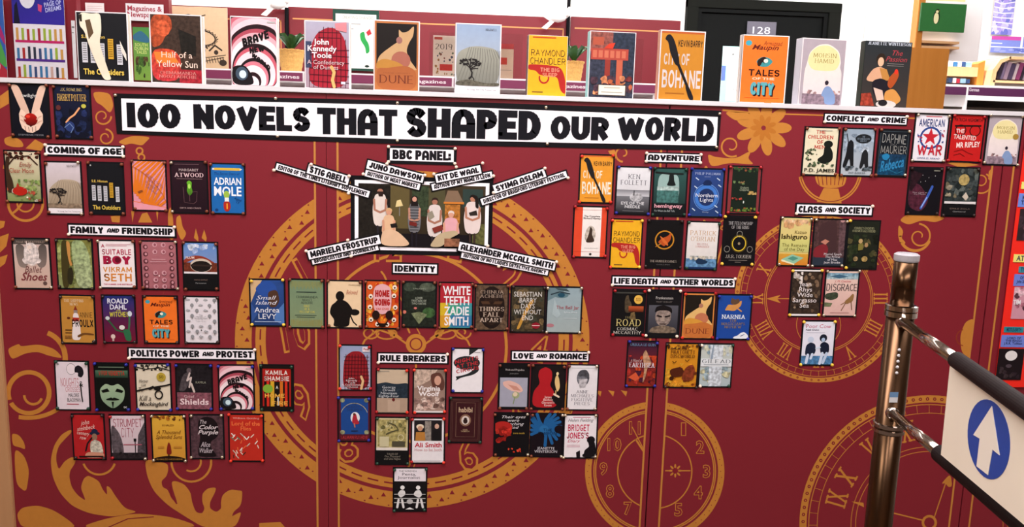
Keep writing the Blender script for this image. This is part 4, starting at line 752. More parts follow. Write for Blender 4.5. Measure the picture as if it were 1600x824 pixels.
@art('poorcow')
def _(a):
    a.R(0,0,1,1,'#dcdce8'); a.T('Poor Cow',.08,.06,.88,.15,'#b84060','serif'); a.T('Nell Dunn',.08,.17,.5,.21,'#2c2c44','b'); a.R(.1,.25,.7,.26,'#9898a8'); a.R(.0,.8,1,1,'#4c7ca8',mi=1); a.E(.26,.42,.1,.07,'#c0cce0'); a.P([(.12,.55),(.26,.48),(.42,.52),(.45,.7),(.36,.8),(.1,.8)],'#1c2438'); a.E(.66,.38,.12,.09,'#181c2c'); a.E(.66,.42,.06,.05,'#a8bcd8'); a.P([(.56,.52),(.7,.46),(.86,.52),(.88,.74),(.6,.76)],'#161c30'); a.L([(.2,.78),(.16,.96)],.09,'#c8d4e8'); a.L([(.34,.76),(.3,.86)],.08,'#c8d4e8'); a.L([(.66,.74),(.6,.98)],.09,'#c8d4e8'); a.L([(.8,.74),(.7,.96)],.09,'#b8c8e0'); a.L([(.44,.62),(.58,.6)],.04,'#c8d8e8')
# shelf-only pictures
@art('outsiders_torn')
def _(a):
    ART['outsiders'](a); a.P([(.08,.0),(.3,.02),(.5,.0),(.5,.28),(.44,.45),(.62,.9),(.66,.99),(.5,1),(.34,.7),(.24,.5),(.16,.28),(.06,.2)],'#e8dcc8','#e0d0b8'); a.P([(.18,.12),(.28,.1),(.34,.3),(.24,.4)],'#5c4834'); a.P([(.06,.04),(.12,.03),(.12,.14),(.08,.14)],'#2c241c'); a.P([(.86,.4),(.98,.6),(.98,.7),(.88,.56)],'#e0d8cc')
@art('yellowsun')
def _(a):
    a.R(0,0,1,1,'#3c2c24',mi=1); a.P([(0,0),(.4,0),(.44,.2),(.3,.3),(.2,.45),(0,.5)],'#a84828',mi=1); a.E(.25,.2,.14,.12,'#c85834',mi=1); a.P([(0,.5),(.45,.5),(.6,.65),(.55,.98),(0,.98)],'#c8482c','#b83038',mi=1); a.P([(.05,.55),(.4,.55),(.55,.7),(.1,.72)],'#e07830'); a.P([(.55,.2),(.9,.3),(.9,.6),(.6,.55)],'#1c1814',mi=1); a.R(.55,.8,1,1,'#98202c',mi=1); a.T('Half of a',.2,.54,.82,.63,'#e4c8b8','serif'); a.T('Yellow Sun',.1,.67,.92,.77,'#e8d0c0','serif'); a.T('CHIMAMANDA\nNGOZI ADICHIE',.14,.83,.9,.93,'#d09088','serif')
@art('tower')
def _(a):
    a.R(0,0,1,1,'#343848',mi=1); a.R(0,0,.5,.3,'#8c5048',mi=1); a.R(.05,.08,.3,.2,'#a8503c'); a.R(.52,.02,1,.6,'#2c3444',mi=1); a.R(.02,.25,.86,.42,'#a84438'); 
    for i in range(6): a.R(.06+.13*i,.28,.15+.13*i,.39,'#c06850')
    a.R(.34,.42,.46,.9,'#8c342c'); a.R(.6,.42,.74,.9,'#b85c44'); a.P([(.3,.25),(.42,.17),(.55,.16),(.5,.25)],'#c83c28'); a.B(.02,.66,.98,.96,['#b05c3c','#6c2c2c','#c88058','#4c3440'],26,5,.12); a.R(.2,.8,.84,.97,'#3c3028'); a.R(.22,.81,.82,.96,'#e4dccc'); a.R(.34,.84,.7,.855,'#a8a090'); a.R(.28,.91,.76,.925,'#a09c90')
@art('daughter')
def _(a):
    a.R(0,0,1,1,'#262c30','#3c3430'); a.T('JEANETTE WINTERSON',.05,.01,.98,.06,'#c0c8d4','serifb'); a.T('The\nPassion',.46,.13,.92,.3,'#a83c44','i'); a.R(.5,.33,.86,.335,'#98908c'); a.R(.5,.36,.86,.365,'#98908c'); a.E(.36,.27,.1,.09,'#2c2018'); a.E(.36,.31,.065,.07,'#d8b090'); a.P([(.05,.6),(.2,.42),(.34,.38),(.5,.42),(.56,.6),(.3,.62)],'#d0a080'); a.P([(.34,.4),(.5,.42),(.6,.58),(.44,.6)],'#b88040'); a.P([(.2,.6),(.4,.55),(.6,.62),(.6,.8),(.45,.95),(.25,.8)],'#201c24'); a.P([(.56,.55),(.66,.46),(.74,.42),(.78,.5),(.72,.62),(.62,.72),(.54,.66)],'#a84c24'); a.E(.71,.45,.04,.04,'#d83424'); a.P([(.5,.75),(.7,.7),(.9,.88),(.7,.98),(.5,.9)],'#c88c48'); a.P([(.25,.7),(.45,.74),(.5,.88),(.35,.9)],'#d8b8a8'); a.P([(.0,.8),(.2,.78),(.3,.98),(.0,.98)],'#983c2c',mi=1); a.E(.55,.95,.22,.06,'#c8c0bc'); a.E(.48,.93,.1,.05,'#201c20')
# ---------------------------------------------------------------- the room
carpet = mat('carpet', '#6a5a50', .95, noise=.3, nscale=60, bump=.4)
plaster = mat('white_plaster', '#f2f0ee', .7, noise=.03, nscale=8)
ceil_m = mat('ceiling_tile', '#e6e2dc', .8)
oak = wood('oak_wood', '#a8661e', '#c8853a', 5); pale_oak = wood('pale_oak', '#c89868', '#dcb488', 5)
tan_wood = wood('tan_wood', '#a87850', '#c4966c', 4)
def struct(o, kind='structure'): o['kind'] = kind; return o
struct(box('floor', -4, 6, -5.2, 5, -.1, 0, carpet))
struct(box('ceiling', -4, 6, -5.2, 4, 3.0, 3.1, ceil_m))
struct(box('wall_far', -4, 6, 4, 4.15, 0, 3.0, plaster))
struct(box('wall_left', -4.1, -4, -5.2, 4.15, 0, 3.0, mat('warm_plaster', '#a88868', .8, noise=.1, nscale=3)))
struct(box('wall_right', 6, 6.1, -5.2, 4.15, 0, 3.0, plaster))
struct(box('wall_rear', -4, 6, -5.2, -5.0, 0, 3.0, mat('warm_plaster', '#a88868', .8, noise=.1, nscale=3)))

# ---------------------------------------------------------------- the maroon partition
MAR = '#7c1f2a'
maroon = mat('maroon_laminate', MAR, .42, noise=.05, nscale=3, bump=.05, spec=.35)
maroon_dk = mat('maroon_edge', '#6c1c28', .5)
alu = mat('rail_metal', '#dcd8dc', .35, .1)
zt = at(800, 148).z; zb = at(800, 155.5).z
s1, s2, s3 = at(511, 400).x, at(1027, 500).x, at(1549, 405).x
XL, XR = at(24, 800).x, at(1600, 300).x + .45
T_ = .05
part = thing('display_partition', 'long maroon partition printed with gold clocks and scrolls, books along its top', 'partition', (0, 0, 0))
edges = [XL, s1, s2, s3, XR]
lines = [(at(493, 400).x, at(528, 400).x), (at(1011, 618).x, at(1042, 618).x), (at(1533, 405).x, at(1566, 405).x)]
pe = [(XL, lines[0][0]), (lines[0][1], lines[1][0]), (lines[1][1], lines[2][0]), (lines[2][1], XR)]
PAN = [box('panel', a_, b_, 0.0, T_, .06, zb, maroon, part) for a_, b_ in pe]
box('top_rail', XL-.05, XR, -.008, T_+.09, zb, zt, alu, part, .001)
box('plinth', XL, XR, .004, T_-.004, 0, .06, maroon_dk, part)
GOLD = '#ba7a34'
GOLDM = mat('gold_print', GOLD, .5, noise=.06, nscale=40)
for (l, r), s in zip(lines, (s1, s2, s3)):
    gp = .0004 if s == s1 else .0016
    for x0, x1 in ((l, s-gp), (s+gp, r)):
        box('upright', x0+.0002, x1-.0002, -.0004, T_, .06, zb, maroon, part, .0004)
    for x in (l, r):
        box('gold_line', x-.0028, x+.0028, -.0008, -.0001, .06, at(800, 173).z, GOLDM, part)
box('end_post', XL-.06, XL, -.012, T_, 0, at(10, 205).z, tan_wood, part, .002)

# gold prints: drawn on the partition in photo pixels, then each cut to its own panel
class Orn(Art):
    def __init__(s): super().__init__(lambda u, v: (lambda p: (p.x, p.z))(at(u, v)), PX, .00006, False)
def arcp(cx, cy, r, a0, a1, n=24, ky=1, r1=None):
    r1 = r if r1 is None else r1
    return [(cx+(r+(r1-r)*i/n)*math.cos(math.radians(a0+(a1-a0)*i/n)), cy+(r+(r1-r)*i/n)*ky*math.sin(math.radians(a0+(a1-a0)*i/n))) for i in range(n+1)]
def cut(poly, x0, x1):
    """clip a convex polygon with colours to x0..x1"""
    for lim, sg in ((x0, 1), (x1, -1)):
        out = []
        for i in range(len(poly)):
            (p, c), (q, d) = poly[i-1], poly[i]
            a, b = (p[0]-lim)*sg, (q[0]-lim)*sg
            if a*b < 0:
                t = a/(a-b); out.append((tuple(p[k]+(q[k]-p[k])*t for k in range(3)), tuple(c[k]+(d[k]-c[k])*t for k in range(3))))
            if b >= 0: out.append((q, d))
        poly = out
        if len(poly) < 3: return []
    return poly
def place_orn(o, name, label=None):
    """one print mesh for every panel it crosses"""
    for k in range(4):
        x0, x1 = pe[k]; c = Art(o.f, PX); any_ = False
        for f, cols, mi in zip(o.fc, o.col, o.mi):
            q_ = lambda h: max(abs(cols[0][k_]-lin(h)[k_]) for k_ in range(3)) < 1e-3
            lv = -.00037 if q_(MAR) else -.00015 if q_(GOLD) else -.00026
            lv -= (len(c.fc) % 12)*1.5e-6
            p = cut([((o.v[i][0], lv, o.v[i][2]), cl) for i, cl in zip(f, cols)], x0, x1)
            if p:
                b = len(c.v); c.v += [a for a, _ in p]; c.fc.append(list(range(b, b+len(p)))); c.col.append([d for _, d in p]); c.mi.append(mi); any_ = True
        if any_:
            ob = link(bpy.data.objects.new(name, c.mesh(name)), PAN[k]); ob.location = (0, 0, 0)
            if label: ob['label'] = label
g, m_ = GOLD, MAR
# big clock
o = Orn(); cx, cy, ky = 644, 531, 264/277
o.ring(cx, cy, 251, 277, g, n=110, ky=ky); o.ring(cx, cy, 229, 245, g, n=110, ky=ky)
for i in range(56): o.ring(cx, cy, 236.2, 238.6, m_, i*360/56, i*360/56+4.2, 2, ky); o.layer -= 1
o.layer += 1
for i in range(90):
    t = math.radians(i*4); r_ = 258 if i % 2 else 266
    x, y = cx+r_*math.cos(t), cy+r_*ky*math.sin(t); o.P([(x-4, y+3), (x+4, y+3), (x, y-3.5)], m_); o.layer -= 1
    x, y = cx+(r_+8)*math.cos(t+.03), cy+(r_+8)*ky*math.sin(t+.03); o.E(x, y, 1.6, 1.2, m_, n=6); o.layer -= 1
o.layer += 2
o.ring(cx, 543, 145, 149.5, g, n=80)
for txt, x, y, w, h, rt in (('11', 487, 425, 40, 62, -28), ('10', 462, 522, 46, 56, -10), ('9', 471, 628, 30, 62, -20), ('8', 541, 700, 34, 50, -25), ('6', 730, 712, 30, 52, -18), ('7', 640, 735, 30, 48, 0), ('4', 843, 545, 26, 44, 12), ('5', 812, 650, 30, 50, 0), ('12', 606, 385, 44, 50, 0), ('1', 715, 385, 24, 50, 14), ('2', 800, 432, 34, 52, 14)):
    o.T(txt, x-w/2, y-h/2, x+w/2, y+h/2, g, 'x', rot=rt); o.T(txt, x-w/2+3.5, y-h/2+4, x+w/2-3.5, y+h/2-4, m_, 's', rot=rt)
o.ring(650, 538, 10, 16, g, n=24); o.E(650, 538, 8, 8, g)
for k, sgn in ((0, -1), (1, 1)):
    o.L([(650+sgn*14, 538), (650+sgn*34, 524), (650+sgn*62, 514)], 3, g)
    o.L(arcp(650+sgn*72, 520, 14, 0, 400, 26, .8, 4), 2.6, g); o.L(arcp(650+sgn*46, 522, 16, 0, 360, 20, .5), 2.6, g)
    o.P([(650+sgn*20, 530), (650+sgn*48, 508), (650+sgn*40, 526)], g)
    o.L([(650+sgn*60, 516), (650+sgn*80, 532), (650+sgn*84, 540)], 3, g)
o.L([(650, 552), (650, 575)], 3, g)
o.L([(640, 520), (600, 430), (596, 425)], 3, g); o.L([(656, 522), (612, 440)], 2, g)
place_orn(o, 'clock_print', 'large gold clock face with dashed inner ring')
# small clock with outlined figures
o = Orn(); cx, cy = 1023, 737
o.ring(cx, cy, 99, 109, g); o.ring(cx, cy, 91.5, 96, g); o.ring(cx, cy, 93.4, 94.2, m_); o.ring(cx, cy, 57, 59, g)
for i in range(70): t = i*5.14; x, y = cx+(104+(i % 2)*2-1)*math.cos(math.radians(t)), cy+(104+(i % 2)*2-1)*math.sin(math.radians(t)); o.E(x, y, .9, .9, m_, n=5); o.layer -= 1
o.layer += 1
for txt, x, y, w in (('11', 992, 669, 18), ('10', 960, 695, 22), ('9', 943, 733, 13), ('8', 953, 768, 13), ('7', 981, 795, 13), ('1', 1068, 671, 8), ('2', 1094, 699, 13), ('3', 1104, 737, 12), ('4', 1091, 770, 14), ('5', 1060, 797, 13)):
    o.T(txt, x-w/2, y-10.5, x+w/2, y+10.5, g, 'x'); o.T(txt, x-w/2+1.2, y-9.3, x+w/2-1.2, y+9.3, m_, 's')
o.L([(988, 668), (1006, 703)], 1.6, g); o.L([(1005, 705), (994, 688)], 3, g, .6)
for t in range(0, 360, 45): o.E(1055+7*math.cos(math.radians(t)), 736+7*math.sin(math.radians(t)), 4, 1.6, g, rot=t, n=8)
o.L([(1040, 736), (1078, 736)], 2, g); o.E(1055, 736, 4.5, 4.5, m_); o.E(1055, 736, 2.6, 2.6, g)
place_orn(o, 'clock_print', 'small gold clock face with outlined figures')
# roman clocks
def roman(cx, cy, R, items, kr=1, inner=(.79, .265), hub=None):
    o = Orn(); o.ring(cx, cy, R*.945, R, g, n=100); o.ring(cx, cy, R*.925, R*.932, g, n=100); o.ring(cx, cy, R*.86, R*.865, g, n=100)
    n = int(R*.55)
    for i in range(n):
        t = 2*math.pi*i/n; o.ring(cx+R*.972*math.cos(t), cy+R*.972*math.sin(t), R*.006, R*.014, m_, n=6); o.layer -= 1
    o.layer += 1
    for i in range(60): o.L([(cx+R*.865*math.cos(i*.1047), cy+R*.865*math.sin(i*.1047)), (cx+R*.93*math.cos(i*.1047), cy+R*.93*math.sin(i*.1047))], .8, g, caps=False); o.layer -= 1
    o.layer += 1
    for r_ in inner: o.ring(cx, cy, R*r_, R*r_+1.1, g, n=80)
    for txt, ang, w in items:
        t = math.radians(ang); h = R*.17; r_ = R*.74
        x, y = cx+r_*math.cos(t), cy+r_*math.sin(t); w *= R*.1
        o.T(txt, x-w/2, y-h/2, x+w/2, y+h/2, g, 'serifb', rot=ang+90)
    return o
o = roman(1279, 467, 131, [('XII',-90,1.7),('I',-62,.5),('II',-33,1),('III',0,1.4),('IIII',28,1.7),('V',60,1),('VI',90,1.3),('VII',122,1.6),('VIII',150,2),('IX',180,1.3),('X',208,1),('XI',240,1.3)], inner=(.64, .62))
o.ring(1279, 508, 34, 35, g, n=40); o.P([(1197, 467), (1220, 461), (1214, 467), (1220, 474)], g); o.L([(1215, 467), (1235, 467)], 1.5, g)
place_orn(o, 'clock_print', 'gold clock face with roman numerals')
o = roman(1452, 821, 203, [('XI',-103,1.2),('XII',-72,1.6),('X',-150,1),('V',-128,.9),('IX',196,1.2)], inner=(.6, .565))
o.ring(1452, 817, 8, 12, g, n=24); o.L([(1460, 808), (1480, 748)], 2, g); o.P([(1485, 740), (1470, 757), (1477, 755), (1482, 762), (1488, 760)], g); o.L([(1440, 813), (1383, 799)], 2.4, g); o.P([(1349, 786), (1330, 784), (1350, 793)], g)
place_orn(o, 'clock_print', 'large gold clock face with roman numerals low on the right')
# scrolls and leaves
o = Orn()
for pts in (
 [(18,677),(30,680),(38,692),(40,703),(30,699),(20,697)], [(22,700),(38,712),(46,735),(42,765),(38,768),(25,757)],
 [(27,803),(35,793),(60,790),(85,798),(110,815),(120,826),(35,826),(28,812)],
 [(111,671),(96,679),(84,697),(79,720),(82,745),(93,770),(112,791),(140,803),(175,808),(200,804),(215,800),(195,795),(180,775),(172,762),(166,759),(168,775),(160,765),(155,752),(138,743),(131,748),(126,762),(131,775),(134,783),(122,775),(112,762),(108,745),(110,735),(117,725),(119,715),(110,715),(100,722),(92,735),(88,722),(88,710),(92,697),(100,688),(112,676)],
 [(120,826),(160,812),(210,802),(270,808),(320,826)],
 [(226,719),(230,745),(240,768),(262,790),(290,808),(320,826),(368,826),(378,800),(370,803),(362,808),(365,800),(377,790),(379,768),(375,767),(360,765),(348,773),(345,785),(346,795),(338,801),(328,795),(328,785),(336,770),(338,762),(325,763),(316,772),(316,785),(320,795),(316,803),(306,801),(300,785),(298,770),(288,757),(275,752),(268,753),(270,765),(278,788),(268,780),(262,765),(254,762),(252,752),(260,745),(263,735),(262,725),(250,722),(243,719)],
 [(12,545),(30,537),(32,542),(60,538),(85,545),(100,561),(75,556),(60,550),(40,552),(20,562),(15,556)],
 [(6,216),(20,212),(34,220),(38,230),(20,230),(8,226)], [(40,232),(55,218),(70,226),(64,236)],
 [(0,345),(8,346),(6,355),(0,358)], [(0,370),(14,365),(10,385),(0,395)], [(0,402),(12,398),(8,412),(0,418)],
 [(144,143),(172,145),(178,165),(172,178),(160,165),(150,160)], [(0,150),(14,140),(14,162),(0,170)],
 [(183,222),(205,212),(236,214),(228,222),(222,228),(205,224),(195,227)],
 [(173,338),(188,336),(187,348),(175,347)], [(216,348),(222,334),(230,332),(238,348)], [(262,335),(266,322),(270,335),(272,375),(264,375)], [(275,340),(282,335),(285,355),(292,365),(284,378),(276,360)],
 [(303,372),(306,357),(310,372),(310,378)], [(315,372),(319,359),(323,372),(322,378)], [(205,330),(207,348),(210,330)], [(243,325),(246,346),(248,325)],
 [(1131,176),(1150,172),(1180,176),(1200,190),(1176,186),(1150,190)], [(1105,240),(1118,246),(1150,248),(1168,238),(1174,236),(1168,248),(1180,258),(1140,254),(1110,262)],
 [(1405,345),(1415,336),(1440,333),(1480,340),(1462,348),(1440,344),(1420,352)], [(1404,350),(1412,362),(1408,372),(1416,380),(1408,384),(1403,370)],
 [(1523,485+12),(1508,503),(1500,525),(1502,550),(1515,565),(1517,530)],
 [(405,818),(438,816),(447,826),(405,826)],
 [(950,236),(960,234),(964,246),(958,250)], [(1480,255),(1500,252),(1530,258),(1500,262)], [(1545,268),(1551,262),(1550,285),(1544,280)],
): o.P(pts, g)
for p, w, w2 in (
 (arcp(155,716,26,160,20,16), 3.5, 3.5), (arcp(299,722,31,200,-20,24), 3.5, 3.5), (arcp(299,722,15,120,-30,12), 3, 3),
 (arcp(45,614,32,-200,150,40), 7, 7), (arcp(52,618,14,180,20,14), 4, 4), (arcp(60,560,42,-70,10,10), 8, 8), (arcp(44,570,85,100,30,16,.98), 7, 6),
 (arcp(40,318,27,-60,200,30), 3.5, 4), (arcp(40,318,13,-60,200,18), 2.5, 2.5), (arcp(-2,300,40,-80,60,16), 6, 3),
 (arcp(160,182,14,0,430,30,1,4), 2.6, 1.5), (arcp(165,215,13,-90,360,36,1,4), 2.8, 1.6),
 (arcp(218,236,5,0,360,14), 2.5, 2.5), (arcp(221,246,5,0,360,14), 2.5, 2.5),
 (arcp(1142,228,18,60,480,36,1,5), 3, 2), (arcp(973,240,13,90,440,30,1,4), 3, 2), (arcp(1436,370,20,-90,380,44,1,4), 3, 2), (arcp(1430,368,24,20,190,18), 4, 5),
 (arcp(1533,286,16,-60,170,20), 2.5, 2.5), (arcp(1533,282,8,0,360,16), 2, 2), ([(1120,412),(1130,380),(1136,360),(1145,345)], 3, 3),
 (arcp(130,425,130,-30,20,10), .1, .1),
 ([(1103,262),(1110,300),(1118,340)], 5, 3), ([(1100,345),(1118,360),(1132,352)], 3, 2), (arcp(1132,352,8,0,300,14), 2, 2),
): o.L(p, w, g, w2)
o.L([(170,824),(200,811),(240,808)], 1.6, m_); o.L([(266,762),(268,775),(276,787)], 2.5, m_)
o.L([(1170,176.5),(1535,188.5)], 2, g); o.L([(1130,172),(1170,176.5)], 3, g)
# flower at the top, urn and lyre
for t in range(0, 360, 40): o.E(1193+27*math.cos(math.radians(t)), 200+27*math.sin(math.radians(t)), 17, 8.5, g, rot=t)
for t in range(20, 380, 40): o.E(1193+12*math.cos(math.radians(t)), 200+12*math.sin(math.radians(t)), 9, 4, '#b06c28', rot=t, n=10)
o.L(arcp(1297,268,47,10,170,24), 6, g); o.L(arcp(1297,268,47,12,168,24), 1.2, m_)
o.P([(1272,270),(1324,272),(1320,290),(1308,294),(1288,294),(1276,288)], g); o.P([(1287,294),(1310,295),(1315,318),(1276,316)], g)
for i in range(7): o.L([(1277+i*7,274),(1280+i*6,289)], 1.2, m_)
o.ring(1507, 528, 12, 13.5, '#8a3a20', 100, 260, 12)
for i in range(4): o.P([(910+i*20,610),(920+i*20,612),(918+i*20,620)], g)
place_orn(o, 'scroll_print')

# ---------------------------------------------------------------- book covers pinned up
CV = [
('hands',13,129,81,217,'black cover print of two pale arms cupping a red apple, topmost at left','n'),
('wizard',82,131,146,219,'dark navy cover print with gold lettering at top, right of the cupped hands','n'),
('emily',5,234,68,318,'cream cover print of a girl in a red skirt under a gnarled tree, far left','n'),
('dunes',69,251,132,337,'pale cover print of ploughed dunes with one bent tree, pinned beneath COMING OF AGE','ns'),
('outsiders',135,252,197,337,'black cover print with five upright combs, pinned beneath COMING OF AGE','n'),
('palm',204,249,263,331,'pink and orange cover print of palm fronds with slanted lettering','n'),
('atwood',265,250,327,335,'aubergine cover print with ATWOOD lettering and a green figure on a chair outline','sn'),
('diary',327,254,385,336,'bright blue cover print with hand-drawn white lettering and a red rocket','n'),
('ballet',18,371,83,453,'dusty pink cover print with script lettering and satin ribbons, left of FAMILY AND FRIENDSHIP row','ns'),
('carnation',86,372,149,453,'mossy green blurred cover print with a bare arm, second in its row','k'),
('boy',152,374,215,452,'white cover print with stacked red and orange lettering','sn'),
('faces',218,375,280,454,'dusty rose cover print dotted with small round portraits','ns'),
('carriage',284,377,343,455,'cover print of a glossy black carriage hood under a blue cloudy sky','n'),
('lighthouse',92,460,152,538,'mustard cover print with a white and red lighthouse','k'),
('witches',158,460,215,537,'blue and plum cover print of a figure in green waving both arms','k'),
('parrot',222,461,281,538,'orange cover print with a teal parrot head, pinned low below FAMILY AND FRIENDSHIP','k'),
('trees',286,462,344,538,'white cover print patterned with little grey trees and clouds','k'),
('noughts',84,563,143,642,'pale pink cover print with two heads, one white and one black, over thin red letters','g'),
('mask',146,566,205,643,'black and green cover print of a grinning moustached mask','b'),
('mocking',210,567,270,643,'cream cover print with black branches, bird and round gold seal','b'),
('shields',273,568,334,642,'black photograph cover print with mauve band and crouching figure','b'),
('brave',340,569,399,642,'cover print of red and white spiral bands with black lettering, pinned beneath PROTEST','b'),
('homefire',405,569,460,643,'red, orange and black striped cover print with a lime green spot','g'),
('cannery',111,646,167,719,'red cover print of a man in a navy hat leaning on his arms','k'),
('strumpet',170,647,231,719,'pale street photograph cover print with tall red capitals and a street lamp','ds'),
('suns',235,647,293,722,'golden yellow cover print with a small cloaked walker','s'),
('purple',295,647,352,718,'dark purple cover print with a black head silhouette behind pale script','s'),
('flies',356,646,414,722,'scarlet cover print crowded with small falling figures','r'),
('levy',389,435,447,511,'blue cover print of a woman in a blue hat, first in the IDENTITY row','y'),
('yellowsun2',450,435,508,514,'sage green cover print with bristling yellow edges','n'),
('kehua',510,437,567,514,'peach cover print with black silhouette of a person carrying a child','n'),
('homegoing',570,437,625,515,'orange and red cover print with cotton flowers round a pink shield','n'),
('heart',628,439,682,513,'dark mossy green cover print with a small pink heart','n'),
('teeth',686,440,739,515,'cover print in red, yellow and teal blocks with four lines of white capitals','n'),
('achebe',742,443,794,518,'dark brown cover print of a shadowed face behind pale capitals','n'),
('barry',798,446,851,521,'brown cover print with a streak of gold light and thin white capitals','k'),
('belljar',854,447,908,522,'grey-blue cover print of a close-up eye, last in the IDENTITY row','s'),
('toole2',529,538,581,611,'cover print of a red checked shirt back under a lilac sky, left of RULE BREAKERS','rd'),
('rushdie',527,619,580,691,'deep blue cover print with maroon foot and a dancer in a white moon','b'),
('orwell',587,575,639,647,'beige cover print with a dark torn band across the middle','dr'),
('woolf',645,575,697,647,'brown photograph cover print of a reclining woman, right under RULE BREAKERS','r'),
('circus',705,543,755,615,'white cover print with a black swirl and red lettering','b'),
('habibi',701,620,753,693,'dark maroon cover print with an oval medallion portrait','g'),
('nights',586,651,639,727,'cover print of an ochre line engraving above a black foot','g'),
('alismith',642,652,695,725,'white cover print with a photograph of two people above red capitals','dr'),
('boxers',614,730,667,800,'black and white cover print of two boxers, the lowest of all','g'),
('pride',779,567,826,640,'black cover print with a pale lower half of porcelain hands, beneath LOVE','n'),
('crimson',830,569,882,641,'black cover print with a large crimson head silhouette','n'),
('fugitive',887,569,933,642,'white cover print with a grey head seen from behind','ns'),
('eyes',772,644,826,714,'black cover print with red profile and handwritten white words','ns'),
('passion',829,645,879,715,'near-black cover print with a blue feathery burst','ns'),
('bridget',881,647,932,717,'white cover print with pink-red lettering and a black seated silhouette','s'),
('bohane',906,240,957,319,'orange cover print with a black blade across white capitals, pinned left of ADVENTURE','r'),
('follett',963,259,1015,337,'misty grey and white seascape cover print with a tiny lone figure','b'),
('hemingway',1021,261,1071,340,'teal cover print of a hanging bell over a valley','g'),
('lights',1079,262,1128,341,'royal blue cover print with a bright blue ring and white lettering','b'),
('jungle',1138,258,1186,336,'dark green cover print edged in red with strips of flowers','d'),
('hancock',896,321,947,404,'red and white striped cover print with a small engraved figure','d'),
('chandler',955,341,1001,421,'yellow cover print with a red pistol hand, pinned below ADVENTURE','ry'),
('hunger',1011,343,1064,421,'black cover print with a gold ring and bird emblem','k'),
('obrian',1073,345,1120,423,'pale cover print with gilt capitals above a blue sea with ships','g'),
('ring',1131,336,1178,416,'black cover print with a golden ring and an eye inside','y'),
('road',957,451,1006,526,'black cover print of two travellers with a round yellow sticker','d'),
('frank',1011,452,1061,529,'black cover print with the face of a heavy-browed man','w'),
('dune',1067,456,1115,531,'orange cover print of a sand-coloured dune figure against black, pinned low','rd'),
('narnia',1121,459,1171,532,'blue cover print of a winged horse above a white cloud','b'),
('earthsea',980,532,1025,606,'dark red cover print of a pale standing creature over a fiery sea','b'),
('fair',1040,535,1089,607,'golden cover print of a crowded wagon scene','k'),
('gilead',1094,536,1142,606,'pale watery blue cover print with a white centre band','wg'),
('children',1257,197,1306,276,'cream cover print with red capitals and a black kneeling silhouette','n'),
('soldiers',1317,199,1362,277,'grey-blue cover print of two soldiers in silhouette','n'),
('rebecca',1373,201,1416,278,'black cover print with teal lower half of swirling script','ns'),
('american',1430,176,1476,255,'white cover print with a red star in a blue ring','s'),
('ripley',1487,177,1532,255,'bright red cover print with black spectacles','d'),
('hamid2',1544,178,1590,260,'pale cover print of a keyhole arch with a gold seal, top right corner','s'),
('saber',1421,260,1466,337,'dark cover print with a slanting blue beam of light','k'),
('battle',1478,260,1523,340,'cover print of a murky battle painting above a black foot','k'),
('ishiguro',1219,338,1263,417,'yellow cover print with a pale green envelope at its foot','s'),
('spark',1272,341,1318,418,'brown cover print of a coat holding a crimson handbag','s'),
('dickens',1325,343,1369,422,'very dark green cover print of dim figures, last beneath CLASS AND SOCIETY','y-'),
('rhys',1237,419,1280,496,'brown photograph cover print with five lines of rounded white letters','y'),
('disgrace',1290,421,1337,496,'pink desert cover print with a thin dog','s'),
('poorcow',1254,500,1301,572,'white cover print of two people in navy seated on blue, lowest at right','y'),
]
for r_ in CV: cover(*r_[:5], r_[5], r_[6], rot=R_.uniform(-.5, .5))

# ---------------------------------------------------------------- heading signs
def frame_of(TL, TR, Y=0.0):
    a, b = at(*TL, Y), at(*TR, Y); return a, b, math.atan2(b.z-a.z, b.x-a.x)
def heading(txt, x0, y0, x1, y1, label, pc='w---', inner=.1, ang=None, name='heading_sign', TR=None, style='heavy'):
    p, q = at(x0, y0), at(x1, y1); w, h = q.x-p.x, p.z-q.z; c = (p+q)/2
    t = thing(name, label, 'sign', (c.x, 0, c.z), 'heading signs on the partition', (0, math.radians(ang or 0), 0))
    bx = [(-w/2, -h/2), (w/2, -h/2), (w/2, h/2), (-w/2, h/2)]
    prism('backing', [(a+R_.uniform(-.001, .001), b+R_.uniform(-.001, .001)) for a, b in bx], -.0016, 0, BLACK, t)
    e = h*inner*1.3; prism('card', [(a-math.copysign(e, a), b-math.copysign(e, b)) for a, b in bx], -.0026, -.0016, WHITE, t)
    a = Art(lambda u, v: ((u-.5)*w, (.5-v)*h), w); mx = e/w*2.2
    a.T(txt, mx*.9, .22, 1-mx*.9, .78, '#141218', style); ob = link(bpy.data.objects.new('lettering', a.mesh('lettering')), t); ob.location = (0, -.0027, 0)
    pins(t, [(sx*(w/2-.004), sz*(h/2-.004)) for sx, sz in ((-1,1),(1,1),(-1,-1),(1,-1))], pc, -.0026)
    return t
heading('COMING OF AGE', 69, 224, 196, 247, 'white heading sign reading COMING OF AGE', 'wwww')
heading('FAMILY |AND| FRIENDSHIP', 105, 349, 276, 372, 'white heading sign reading FAMILY AND FRIENDSHIP', '-ww-')
heading('POLITICS POWER |AND| PROTEST', 199, 542, 401, 564, 'white heading sign reading POLITICS POWER AND PROTEST', '-ww-')
heading('IDENTITY', 612, 410, 685, 430, 'small white heading sign reading IDENTITY', '----')
heading('RULE BREAKERS', 589, 550, 701, 570, 'white heading sign reading RULE BREAKERS', '-ww-')
heading('LOVE |AND| ROMANCE', 798, 547, 921, 566, 'white heading sign reading LOVE AND ROMANCE', '-w--')
heading('BBC PANEL:', 605, 227, 713, 258, 'white heading sign ending in PANEL, above the group photograph', 'wwww', .12)
heading('ADVENTURE', 1008, 237, 1096, 257, 'small white heading sign reading ADVENTURE', 'wwww')
